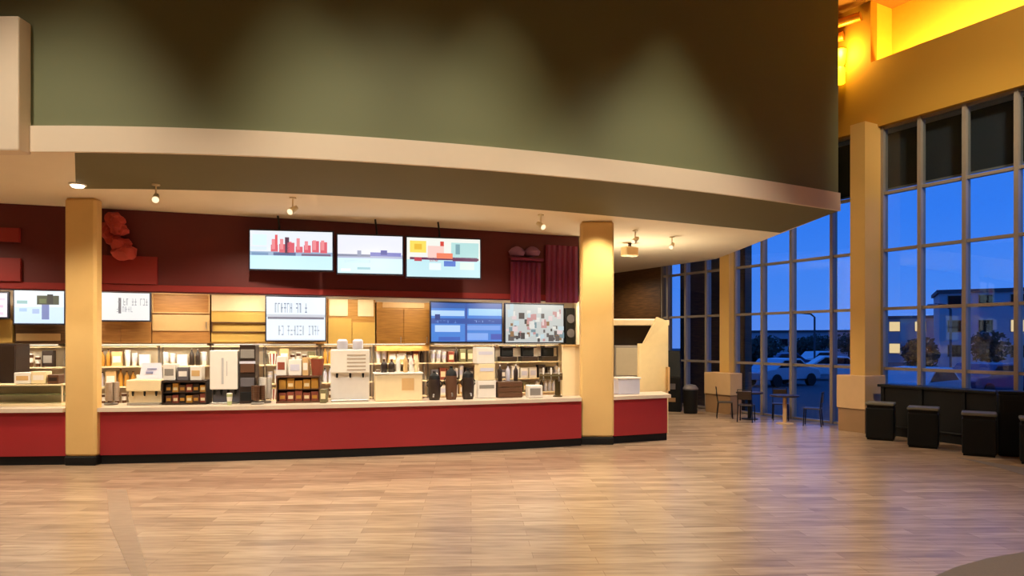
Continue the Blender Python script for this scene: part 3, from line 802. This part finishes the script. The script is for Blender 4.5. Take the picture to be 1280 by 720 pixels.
# tall dark cabinet behind the counter at the left edge
fn=lambda x: CT(x)+1.05
x0=solve(-30,fn);x1=solve(19,fn); Y=fn(x0); hh=zat(430,Y)
t=thing('storage_cabinet','tall dark brown storage cabinet behind the counter at the left edge','cabinet',(x0,Y,0),0)
MB().box(0,x1-x0,.02,.4,0,hh).build('body',M['dark'],t,bevel=.01)
for k in range(2):
    dr=MB().box((x1-x0)*k/2+.01,(x1-x0)*(k+1)/2-.01,0,.02,.05,hh-.03).build('door',M['dark'],t,bevel=.006)
    q=MB(); q.tube([((x1-x0)*.5+(-.06,.06)[k],-.03,hh*.6),((x1-x0)*.5+(-.06,.06)[k],-.03,hh*.75)],.01,8); q.build('handle',M['steel'],dr,smooth=True)
def topof(px,yt_case,off_case,off,dz=.003):
    fn=lambda x: CT(x)+off
    x=solve(px,fn); xc=solve(px,lambda x: CT(x)+off_case)
    return (x,fn(x),1.001+hgt(yt_case,CT(xc)+off_case)+dz)
def boxthing(name,label,cat,loc,w,h,m1,m2,rz=.1,d=.2):
    t=thing(name,label,cat,loc,rz)
    MB().box(-w/2,w/2,-d/2,d/2,0,h).build('carton',m1,t,bevel=.01)
    MB().box(-w*.36,w*.36,-d/2-.004,-d/2,h*.3,h*.7).build('front_label',m2,t)
    return t
boxthing('carton','wide white carton on top of the left display case, nearest the left edge','box',topof(32,481,.3,.5,.012),.28,.2,M['white'],M['tan'])
boxthing('carton','cream carton on top of the left display case in the middle','box',topof(52,481,.3,.5,.012),.25,.22,M['beige'],M['white'])
boxthing('carton','dark brown carton on top of the left display case beside the left column','box',topof(70,481,.3,.5,.012),.19,.16,M['chocolate'],M['dark'])
for k,(px,w_,h_,m1,m2,lb_) in enumerate([(214,.22,.3,M['white'],M['grey'],'white carton with a grey label, leftmost on top of the dark candy case'),(231,.2,.24,M['slate'],M['white'],'grey carton with a white label in the middle of the dark candy case top'),(247,.2,.26,M['white'],M['tan'],'white carton with a tan label, rightmost on top of the dark candy case')]):
    boxthing('carton',lb_,'box',topof(px,476,.32,.5),w_,h_,m1,m2)
for k,(px,w_,h_,m1,m2,lb_) in enumerate([(353,.18,.36,M['white'],M['rust'],'tall white carton with a rust label on top of the reddish candy case'),(370,.24,.3,M['white'],M['lilac'],'wide white carton with a pale label on top of the reddish candy case'),(383,.11,.34,M['tan'],M['white'],'narrow tan carton on top of the reddish candy case beside the red tub')]):
    boxthing('carton',lb_,'box',topof(px,470,.32,.55),w_,h_,m1,m2)
boxthing('brochure_box','small slate brochure box on the counter left of the frozen drink machine','box',(*oncounter(405,.3)[:2],1.001),.12,.26,M['olivecard'],M['beige'])
# beer tap
fn=lambda x: CT(x)+.35
x=solve(697,fn);Y=fn(x);h=hgt(466,Y)
t=thing('drink_tap','dark T shaped drink tap on the counter left of the right column','tap',(x,Y,1.001))
s=MB(); s.lathe([(.1,0),(.1,.02),(.06,.04),(.055,h-.12)],16); s.build('post',mat('bronze',(84,70,40),.3,metal=.6),t,smooth=True)
s=MB(); s.tube([(-.38,0,h-.08),(.1,0,h-.08)],.075,14); s.build('cross_arm',mat('bronze',(84,70,40)),t,smooth=True)
for k in range(3):
    s=MB(); s.tube([(-.3+.16*k,-.05,h-.08),(-.3+.16*k,-.13,h-.1),(-.3+.16*k,-.14,h-.17)],.014,8); s.build('spout',M['steel'],t,smooth=True)
    s=MB(); s.lathe([(.012,0),(.022,.08),(.015,.14)],8,(-.3+.16*k,-.1,h-.03)); s.build('handle',M['white'],t,smooth=True)
l=oncounter(668,.25)
t=thing('napkin_box','white napkin box on the counter left of the dark drink tap','napkin box',l,.25)
MB().box(-.15,.15,-.1,.16,0,.26).build('housing',M['white'],t,bevel=.02)
MB().box(-.12,.1,-.106,-.1,.06,.2).build('slot_panel',M['grey'],t)
l=oncounter(714,.5)
t=thing('splash_screen','cream splash screen on the counter beside the right column','screen',l,.33)
MB().box(-.2,.2,0,.05,0.0,1.05).build('panel',M['beige'],t,bevel=.01)
MB().box(-.2,.2,-.03,.08,1.05,1.08).build('cap_rail',M['tan'],t)
# coffee machine on rear shelf: dark machines
for k,(px0,px1,yt,yb) in enumerate([(627,648,431,455),(653,674,432,455),(679,699,431,455)]):
    A,w,ang,Y=wallspan(px0,px1,.37); z0=1.641
    t=thing('coffee_grinder','dark coffee grinder under the food picture board, %s of three'%['left','middle','right'][k],'grinder',(A.x,A.y,z0),ang)
    MB().box(0,w,.06,.29,0,.12).build('base',M['dark'],t,bevel=.01)
    MB().box(w*.15,w*.85,.16,.29,.12,.4).build('body',M['black'],t,bevel=.02)
    MB().box(w*.1,w*.9,.02,.29,.34,.46).build('head',M['dark'],t,bevel=.02)
    s=MB(); s.lathe([(.05,0),(.09,.02),(.11,.1),(.1,.11)],12,(w/2,.17,.46)); s.build('hopper',mat('smoky_olive',(84,80,56),.3),t,smooth=True)
# ------------------------------------------------------------------ right end of the counter
l=at(802,490,16.2)
t=thing('end_partition','cream partition at the right end of the red counter','partition',(2.95,15.75,0),.12)
s=MB(); pts=[]
for i in range(9):
    a=i/8; pts.append((a*.75, .0+.16*a*a))
s.band(pts,[(p[0]-.02,p[1]+.09) for p in pts],0,2.1)
s.build('panel',mat('warm_cream_panel',(228,204,150),.5),t,smooth=True)
s=MB(); s.add([(.1,.0,2.1),(.75,.16,2.1),(.75,.25,2.1),(.1,.09,2.1),(.45,.06,2.72),(.75,.16,2.62),(.75,.25,2.62),(.45,.15,2.72)],[(0,1,5,4),(3,7,6,2),(0,4,7,3),(1,2,6,5),(4,5,6,7),(0,3,2,1)])
s.build('wing',mat('warm_cream_panel',(228,204,150)),t)
s=MB(); s.box(.68,.72,-.03,.13,1.0,1.55); s.build('edge_trim',M['tan'],t)
u=thing('back_bar_unit','brown back bar shelving seen right of the right column','shelf unit',(2.2,17.2,0))
uw=1.75
MB().box(0,uw,.5,.55,0,2.62).build('back_panel',M['dark'],u)
for xx_ in (0,uw-.05): MB().box(xx_,xx_+.05,0,.5,0,2.55).build('side_panel',M['tan'],u)
MB().box(-.02,uw+.02,-.05,.55,2.55,2.68).build('top_ledge',M['beige'],u,bevel=.01)
for z in (.95,1.22): MB().box(.05,uw-.05,.02,.5,z-.04,z).build('shelf',M['beige'],u)
t=thing('microwave','grey cream microwave on the back bar shelving','microwave',(2.6,17.25,1.221))
MB().box(0,.9,0,.4,0,.82).build('housing',M['grey'],t,bevel=.02)
MB().box(.04,.66,-.012,0,.06,.76).build('door',mat('pale_grey_door',(186,176,150),.3),t,bevel=.01)
MB().box(.7,.86,-.01,0,.06,.76).build('control_panel',M['dark'],t)
s=MB(); s.tube([(.64,-.03,.12),(.64,-.03,.7)],.012,8); s.build('handle',M['steel'],t)
l=oncounter(784,.42)
t=thing('ice_bin','pale lilac bin on the counter right of the right column','bin',l,.3)
MB().box(-.27,.25,-.12,.2,0,.33).build('body',M['lilac'],t,bevel=.02)
MB().box(-.29,.27,-.14,.22,.33,.37).build('lid',M['white'],t,bevel=.01)

# ------------------------------------------------------------------ ceiling lamps of the canopy
def downlight(px,py,label,group=None,r=.085):
    Y=F*(ZB-CH)/(HY-py); x=(px-HX)*Y/F
    t=thing('recessed_downlight',label,'lamp',(x,Y,ZB-.002),0,group)
    s=MB(); s.lathe([(r*1.25,0),(r*1.25,-.02),(r,-.025)],20); s.build('trim_ring',M['white'],t,smooth=True)
    s=MB(); s.lathe([(r*.98,-.026),(r*.8,-.05),(r*.3,-.062)],20); s.build('lens',M['lampglow'],t,smooth=True)
    return t
downlight(97,230,'bright round downlight in the canopy above the left column',r=.1)
def spot_head(px,py,label,yaw,Yd=None):
    Y=Yd or F*(ZB-.25-CH)/(HY-py); x=(px-HX)*Y/F
    t=thing('ceiling_spotlight',label,'lamp',(x,Y,ZB),yaw)
    s=MB(); s.lathe([(.06,-.02),(.06,0)],12); s.tube([(0,0,0),(0,0,-.16)],.012,8); s.build('stem',M['beige'],t,smooth=True)
    s=MB(); s.tube([(0,.1,-.16),(0,-.08,-.26)],.04,14,r2=.06); s.build('head',M['beige'],t,smooth=True)
    s=MB(); s.tube([(0,-.081,-.2605),(0,-.088,-.2644)],.05,14); s.build('lens',mat('dim_lamp_glow',(255,232,190),emit=1.3),t,smooth=True)
    return t
spot_head(195,250,'small cream spotlight under the canopy right of the left column',.4)
spot_head(366,265,'small cream spotlight under the canopy behind the leftmost menu screen',-.3)
spot_head(676,284,'small cream spotlight under the canopy left of the right column',.6)
spot_head(794,302,'small cream spotlight under the canopy just right of the right column',-.8)
spot_head(840,309,'small cream spotlight under the canopy furthest to the right',-.5)
# projector bracket near the right of the column
c=at(797,299,16.3)
t=thing('ceiling_speaker','pale box speaker hung from the canopy right of the right column','speaker',(c.x,17.4,ZB),.5)
MB().box(-.2,.2,-.12,.12,-.34,-.1).build('housing',M['beige'],t,bevel=.03)
MB().box(-.03,.03,-.03,.03,-.1,0).build('bracket',M['chocolate'],t)
MB().box(-.17,.17,-.128,-.12,-.31,-.13).build('grille',M['tan'],t)

# ------------------------------------------------------------------ window bar and stools
bd=Vector((.44,-.9,0)).normalized(); bang=math.atan2(bd.y,bd.x)
bn=Vector((-bd.y,bd.x,0))     # to the windows
bar=thing('window_bar','long black bar running along the blue windows behind the black stools','bar',(8.5,15.75,0),bang)
L=5.5
MB().box(0,L,.06,.42,0,1.1).build('front_board',M['black'],bar)
MB().box(-.05,L,0,.5,1.1,1.16).build('bar_top',M['leather'],bar,bevel=.01)
for k in range(6): MB().box(.02+k*.9,.1+k*.9,.03,.06,0,1.1).build('rib',M['leather'],bar)
s=MB(); s.tube([(0,.02,.22),(L,.02,.22)],.02); s.build('foot_rail',M['black'],bar)
def stool(loc,rz,label):
    t=thing('bar_stool',label,'stool',loc,rz,'black box stools along the window bar')
    MB().box(-.27,.27,-.25,.2,.04,.7).build('base',M['leather'],t,bevel=.02)
    MB().box(-.25,.25,-.22,.18,0,.04).build('plinth',M['black'],t)
    MB().box(-.25,.25,-.23,.19,.7,.76).build('seat_frame',M['black'],t)
    MB().box(-.28,.28,-.27,.21,.76,.82).build('seat',M['seatpad'],t,bevel=.025,seg=3)
    return t
sp=[(8.12,14.97),(8.43,13.93),(8.88,12.93),(9.33,12.05)]
lb=['black box stool at the far end of the window bar beside the stone pedestal','second black box stool from the stone pedestal','third black box stool from the stone pedestal','black box stool cut off by the right edge, fourth from the stone pedestal']
st0=stool((*sp[0],0),-.6,lb[0])
for k in range(1,4): dup(st0,(*sp[k],0),-.6,lb[k])
t=thing('waste_cabinet','tall black waste cabinet behind the third and fourth stools by the right edge','bin',(9.5,12.88,0),-.5)
MB().box(-.25,.25,-.17,.17,0,1.16).build('housing',M['leather'],t,bevel=.02)
MB().box(-.26,.26,-.18,.18,1.16,1.22).build('lid',M['black'],t,bevel=.015)
MB().box(-.18,.18,-.18,-.17,.85,1.05).build('flap',M['black'],t)

# ------------------------------------------------------------------ bistro tables and chairs by the far windows
def table(x,y,label,leg_m):
    t=thing('bistro_table',label,'table',(x,y,0))
    s=MB(); s.lathe([(.34,.70),(.36,.71),(.36,.74),(.34,.745)],24); s.build('tabletop',M['dark'],t,smooth=True)
    s=MB(); s.tube([(0,0,.03),(0,0,.7)],.05,12); s.build('pedestal',leg_m,t,smooth=True)
    s=MB(); s.lathe([(.22,0),(.22,.015),(.06,.035)],20); s.build('foot',leg_m,t,smooth=True)
    return t
table(6.55,18.75,'round dark bistro table with dark pedestal beside the slim pillar',M['black'])
table(7.12,17.75,'round bistro table with a cream pedestal in front of the blue glass',M['stone'])
def chair(loc,rz,label):
    t=thing('bistro_chair',label,'chair',loc,rz,'dark bistro chairs by the far windows')
    MB().box(-.2,.2,-.2,.2,.43,.46).build('seat',M['dark'],t,bevel=.012)
    for sx in (-1,1):
        s=MB(); s.tube([(sx*.18,-.18,.43),(sx*.19,-.2,0)],.014,8); s.build('leg',M['black'],t,smooth=True)
        s=MB(); s.tube([(sx*.18,.18,.43),(sx*.19,.22,0)],.014,8); s.build('leg',M['black'],t,smooth=True)
    s=MB(); s.tube([(-.18,.19,.45),(-.18,.24,.86),(.18,.24,.86),(.18,.19,.45)],.014,8); s.build('back_frame',M['black'],t)
    MB().box(-.17,.17,.22,.24,.6,.82).build('backrest',M['dark'],t,bevel=.008)
    return t
ch=chair((5.95,19.0,0),1.3,'dark bistro chair left of the table beside the slim pillar')
dup(ch,(6.25,18.15,0),PI-.5,'dark bistro chair in front of the table beside the slim pillar')
dup(ch,(7.65,17.3,0),-2.1,'dark bistro chair right of the table with the cream pedestal')
dup(ch,(7.3,18.5,0),-.3,'dark bistro chair behind the table with the cream pedestal')
# black kiosk by the dark window
t=thing('ticket_kiosk','tall black kiosk in front of the dark far window','kiosk',(4.85,20.9,0),-.35)
MB().box(-.35,.35,-.25,.25,0,1.05).build('base',M['black'],t,bevel=.02)
s=MB(); s.add([(-.35,-.25,1.05),(.35,-.25,1.05),(.35,.25,1.05),(-.35,.25,1.05),(-.3,.0,1.85),(.3,.0,1.85),(.3,.22,1.85),(-.3,.22,1.85)],[(0,1,5,4),(1,2,6,5),(2,3,7,6),(3,0,4,7),(4,5,6,7),(0,3,2,1)])
s.build('console',M['leather'],t,bevel=.015)
MB().box(-.2,.2,-.262,-.25,.3,.42).build('card_slot',M['stone2'],t)
MB().box(-.22,.2,-.27,-.25,.68,.85).build('shelf_lip',M['slate'],t)
t=thing('litter_bin','low black litter bin beside the black kiosk','bin',(5.3,20.2,0),-.35)
s=MB(); s.lathe([(.19,0),(.2,.02),(.22,.7)],20); s.build('drum',M['black'],t,smooth=True)
s=MB(); s.lathe([(.225,.7),(.23,.74),(.15,.84),(.05,.86)],20); s.build('lid',M['slate'],t,smooth=True)

# ------------------------------------------------------------------ floor inlays
def inlay(name,pts,m_,label,z=.004,cat='floor inlay'):
    s=MB(); s.prism([tuple(flo(*p))[:2] for p in pts],.0002,z); o=s.build(name,m_); struct(o); o['label']=label; o['category']=cat
inlay('floor_inlay',[(134,612),(158,612),(166,650),(186,722),(166,722),(137,655)],M['strip'],'darker plank strip in the floor at the left')
inlay('carpet_border',[(1165,722),(1195,709),(1235,698),(1300,687),(1330,722)],M['carpet'],'grey carpet edge in the bottom right corner')
inlay('carpet_runner',[(1196,571.5),(1300,588),(1300,600),(1250,585)],M['carpet'],'grey carpet wedge at the foot of the stools')

# ------------------------------------------------------------------ outside
g=MB(); g.box(-40,140,8,180,-.35,-.25); o=struct(g.build('ground',M['asphalt']))
tr=random.Random(21)
def tree(x,y,h,r,label):
    t=thing('tree',label,'tree',(x,y,-.25),0,'trees across the street')
    s=MB(); s.tube([(0,0,0),(.05,.02,h*.3),(0,.05,h*.6)],.14,8,r2=.06)
    for k in range(5):
        a=tr.uniform(0,6.3); s.tube([(0,0,h*.35),(math.cos(a)*r*.6,math.sin(a)*r*.6,h*.7)],.05,6,r2=.02)
    s.build('trunk',M['bark'],t,smooth=True)
    s=MB()
    for k in range(900):
        v=Vector((tr.gauss(0,1),tr.gauss(0,1),tr.gauss(0,1))).normalized()*tr.uniform(.4,1)
        p=Vector((v.x*r,v.y*r,h*.65+v.z*h*.36)); a=Vector((tr.uniform(-1,1),tr.uniform(-1,1),tr.uniform(-1,1))).normalized(); b=a.orthogonal().normalized(); q=.16
        s.quad(p-a*q,p-b*q*.6,p+a*q,p+b*q*.6)
    s.build('crown',M['foliage'],t)
TREES=[(.43,62,2.6,1.5),(.45,78,3.0,2.0),(.372,56,2.8,1.5),(.60,36,2.6,.9),(.70,42,3.0,1.2),(.495,70,3.1,1.7),(.36,44,2.4,1.2)]
TL=['dark tree outside behind the middle of the far window','small dark tree outside just left of the tall pillar','broad dark tree outside behind the bistro tables','slim tree outside behind the second stool','dark tree outside behind the third stool','wide dark tree far out beside the tall pillar','low dark tree outside next to the slim pillar']
for (k,y,h,r),l in zip(TREES,TL): tree(k*y,y,h,r,l)
def building(k,y,w,d,h,m_,label,rows,cols):
    t=thing('building',label,'building',(k*y,y,-.25),-.5)
    MB().box(-w/2,w/2,0,d,0,h).build('wall',m_,t)
    MB().box(-w/2-.2,w/2+.2,-.2,d+.2,h,h+.3).build('roof',M['facade2'],t)
    for r_ in range(rows):
        for c_ in range(cols):
            x=-w/2+w*(c_+.5)/cols; z=h*(r_+.45)/rows
            f=MB().box(x-.55,x+.55,-.04,0,z-.1,z+1.0).build('window',M['frame'],t)
            MB().box(x-.48,x+.48,-.05,-.041,z-.04,z+.94).build('pane',M['litwin'] if tr.random()<.45 else M['carglass'],f)
building(.40,95,26,10,3.4,M['facade'],'low dark building with lit windows beyond the far window',1,9)
building(.62,70,14,8,4.6,M['facade'],'pale building beyond the window right of the tall pillar',2,6)
building(.72,58,9,8,6.5,M['facade'],'taller pale building beyond the right edge windows',3,4)
def car(x,y,rz,paint,label):
    t=thing('car',label,'car',(x,y,-.25),rz,'cars parked outside')
    prof=[(-2.1,.35),(-2.15,.75),(-1.9,.9),(-1.3,.95),(-.75,1.42),(.55,1.45),(1.2,1.0),(1.95,.88),(2.12,.6),(2.1,.35)]
    n=len(prof); vs=[(x_,-.85,z_) for x_,z_ in prof]+[(x_,.85,z_) for x_,z_ in prof]
    s=MB(); s.add(vs,[tuple(range(n)),tuple(reversed(range(n,2*n)))]+[(i,n+i,n+(i+1)%n,(i+1)%n) for i in range(n)]); s.build('body',paint,t,bevel=.05)
    s=MB()
    for sy in (-.858,.858): s.add([(-1.15,sy,.98),(-.72,sy,1.34),(.5,sy,1.36),(1.0,sy,1.0)],[(0,1,2,3)])
    s.build('side_windows',M['carglass'],t)
    for a in (-1.3,1.3):
        for sy in (-.82,.82):
            s=MB(); s.tube([(a,sy-.1,.33),(a,sy+.1,.33)],.33,18); s.build('wheel',M['tyre'],t,smooth=True)
    s=MB()
    for sy in (-.6,.6): s.box(2.06,2.14,sy-.16,sy+.16,.62,.76)
    s.build('headlights',M['white'],t)
for (k,y,rz,p,l) in [(.395,36,.5,M['carpaint'],'silver car parked outside behind the bistro tables'),(.47,41,2.9,M['carwhite'],'white car parked outside left of the tall pillar'),(.40,50,.2,M['cardark'],'blue car parked far outside at the far window'),(.452,57,.3,M['carwhite'],'white car parked farthest outside at the far window'),(.60,24.5,.6,M['carpaint'],'silver car parked outside behind the far stools'),(.70,29,.4,M['cardark'],'blue car parked outside behind the nearest stools')]:
    car(k*y,y,rz,p,l)
def lamp(k,y,h,label):
    t=thing('street_lamp',label,'street lamp',(k*y,y,-.25),0,'street lamps outside')
    s=MB(); s.tube([(0,0,0),(0,0,h),(-.3,0,h+.25),(-.9,0,h+.3)],.07,8); s.build('pole',M['facade2'],t,smooth=True)
    MB().box(-1.3,-.8,-.12,.12,h+.24,h+.32).build('lamp_head',M['facade'],t)
lamp(.645,40,4.2,'street lamp outside between the second and third stools'); lamp(.445,48,4.0,'street lamp outside in the far window')
# brown slab added outside the far window to stand in for dark reflections
s=MB(); wbox(s,21.2,23.8,-1.7,-1.4,-.25,7.4); s.build('x',M['brown']).name='reflection_slab'
struct(bpy.data.objects['reflection_slab'])

# ------------------------------------------------------------------ lights
def area(name,loc,sx,sy,e,col,rot=(0,0,0),spread=PI):
    l=bpy.data.lights.new(name,'AREA'); l.shape='RECTANGLE'; l.size=sx; l.size_y=sy; l.energy=e; l.color=col; l.spread=spread
    o=bpy.data.objects.new(name,l); C.objects.link(o); o.location=loc; o.rotation_euler=rot; return o
def spot(name,loc,e,col,ang,blend,target=None,size=.1):
    l=bpy.data.lights.new(name,'SPOT'); l.energy=e; l.color=col; l.spot_size=math.radians(ang); l.spot_blend=blend; l.shadow_soft_size=size
    o=bpy.data.objects.new(name,l); C.objects.link(o); o.location=loc
    if target is not None: o.rotation_euler=(Vector(target)-Vector(loc)).to_track_quat('-Z','Y').to_euler()
    return o
WARM=(1,.84,.62); WARM2=(1,.85,.67)
# scallop washers above the green wall
SW=[(-5.5,.75),(-2.62,1),(.2,1),(3.1,.95)]
for i,(x,k) in enumerate(SW):
    y=OU(x)-1.5
    spot('wall_washer',(x,y,TOPZ-.15),1000*k,(1,.9,.66),49,.75,(x,y+.02,0),.05)
    t=thing('ceiling_washer','round ceiling washer aimed down the green bulkhead','lamp',(x,y,TOPZ-.1),0,'ceiling washers before the green bulkhead')
    s=MB(); s.lathe([(.12,0),(.12,.1)],16); s.build('can',M['black'],t)
# general hall lamps
for (x,y,e) in [(-6,4,1),(-1,4,1),(4,5,1),(9,6.5,1),(-4,0,1),(4,0,1),(12,3,.8)]:
    spot('hall_lamp',(x,y,TOPZ-.2),900*e,WARM2,84,.6,(x,y,0),.4)
# floods aimed at the band and counter
for (x,y,tx,ty) in [(-7,1,-6,11),(-1,1.5,-1.5,12),(5,3,2,13)]:
    spot('front_flood',(x,y,TOPZ-.3),2500,(1,.9,.78),38,.7,(tx,ty,1.0),.4)
# fill spots added to brighten the pillar and ochre wall, window side
for (x,y,tx,ty,tz) in [(8.2,8.5,8.8,16.8,3.5),(8.5,8,11,14,8)]:
    spot('side_fill',(x,y,TOPZ-.3),1550,(1,.86,.62),50,.7,(tx,ty,tz),.4)
# under the canopy; the far ones are added to brighten the walnut wall
for (x,y,e,q) in [(-9.4,10.4,.8,.08),(-6.3,10.2,1,.12),(-4.6,11.9,1,.08),(-2.5,12.6,1,.08),(0,13.2,1,.08),(2.3,13.2,.5,.08),(3.9,14.9,1.5,.2),(4.6,18,.7,.4),(2.9,20.5,.6,.4),(3.3,23.4,.8,.4)]:
    spot('canopy_lamp',(x,y,ZB-.09),300*e,WARM,145 if y<20 else 165,.6,(x,y,0),q)
spot('column_spot',(1.8,13.45,ZB-.1),90,(1,.84,.5),70,.9,(1.77,14.2,3.6),.05)
# kitchen panels
for i,px in enumerate((-10,100,210,320,430,530,630,690)):
    fn=lambda x: FA(x)+.5
    x=solve(px,fn); 
    t=thing('ceiling_panel_lamp','flat lamp panel in the kitchen ceiling','lamp',(x,fn(x),3.298),slope(FA,x),'kitchen ceiling lamp panels')
    MB().box(-.45,.45,-.2,.2,-.02,0).build('frame',M['white'],t)
    MB().box(-.42,.42,-.17,.17,-.024,-.02).build('diffuser',M['kitchenlamp'],t)
    area('kitchen_lamp',(x,fn(x),3.26),.8,.3,26,(1,.88,.7),(0,0,slope(FA,x)))
# strip lamps added under the wall cabinets to brighten shelves and tile
for k,(a,b) in enumerate([(-40,76),(112,262),(264,398),(402,534),(540,700)]):
    A,w,ang,Y=wallspan(a,b,.5)
    t=thing('cabinet_fill_lamp','thin warm strip lamp added under the wall cabinets','lamp',(A.x,A.y,2.1),ang,'strip lamps added under the wall cabinets')
    MB().box(.05,w-.05,-.03,.03,-.02,0).build('housing',M['white'],t)
    MB().box(.06,w-.06,-.025,.025,-.024,-.02).build('diffuser',M['kitchenlamp'],t)
    d=Vector((math.cos(ang),math.sin(ang),0)); c=A+d*w/2
    area('strip_fill',(c.x,c.y,2.06),w*.95,.04,5*w,(1,.88,.7),(0,0,ang))
# uplight strip added on the back bar ledge to brighten the canopy ceiling
t=thing('ledge_fill_lamp','added strip lamp lying on the cream ledge of the back bar shelving','lamp',(3.1,17.45,2.681))
MB().box(-.7,.7,-.05,.05,0,.03).build('housing',M['white'],t)
MB().box(-.68,.68,-.04,.04,.03,.036).build('diffuser',M['kitchenlamp'],t)
area('ledge_fill',(3.1,17.45,2.74),1.3,.08,70,(1,.86,.64),(PI,0,0))
# cove
cm=wp(12.8,-.16,8.62); L_=8.2
o=area('cove_lamp',cm,L_,.12,330,(1,.62,.08),(0,0,0)); 
o.rotation_euler=(PI,0,math.atan2(wd.y,wd.x)); 
p=wp(17.05,.5,9.3)
l=bpy.data.lights.new('sconce_lamp','POINT'); l.energy=120; l.color=(1,.6,.1); l.shadow_soft_size=.15
o=bpy.data.objects.new('sconce_lamp',l); C.objects.link(o); o.location=(p.x,p.y,9.3)

# world: dusk sky
wl=bpy.data.worlds.new('dusk'); bpy.context.scene.world=wl; wl.use_nodes=True
nt=wl.node_tree; bg=nt.nodes['Background']
tc=nt.nodes.new('ShaderNodeTexCoord'); sx=nt.nodes.new('ShaderNodeSeparateXYZ'); cr=nt.nodes.new('ShaderNodeValToRGB')
nt.links.new(tc.outputs['Generated'],sx.inputs[0]); nt.links.new(sx.outputs['Z'],cr.inputs[0]); nt.links.new(cr.outputs[0],bg.inputs[0])
el=cr.color_ramp.elements
el[0].position=0; el[0].color=(*lin((92,136,222)),1)
el[1].position=.35; el[1].color=(*lin((46,112,214)),1)
e2=el.new(.07); e2.color=(*lin((70,130,226)),1)
e3=el.new(.16); e3.color=(*lin((50,120,226)),1)
bg.inputs['Strength'].default_value=1.3

# camera
cd=bpy.data.cameras.new('camera'); cam=bpy.data.objects.new('camera',cd); C.objects.link(cam)
cam.location=(0,0,CH); cam.rotation_euler=(PI/2,0,0)
cd.sensor_width=36; cd.lens=F/1280*36; cd.shift_y=(HY-360)/1280; cd.clip_end=500
sc_=bpy.context.scene; sc_.camera=cam
sc_.view_settings.view_transform='Standard'; sc_.view_settings.look='None'; sc_.view_settings.gamma=1; sc_.view_settings.use_curve_mapping=False
sc_.view_settings.exposure=.1
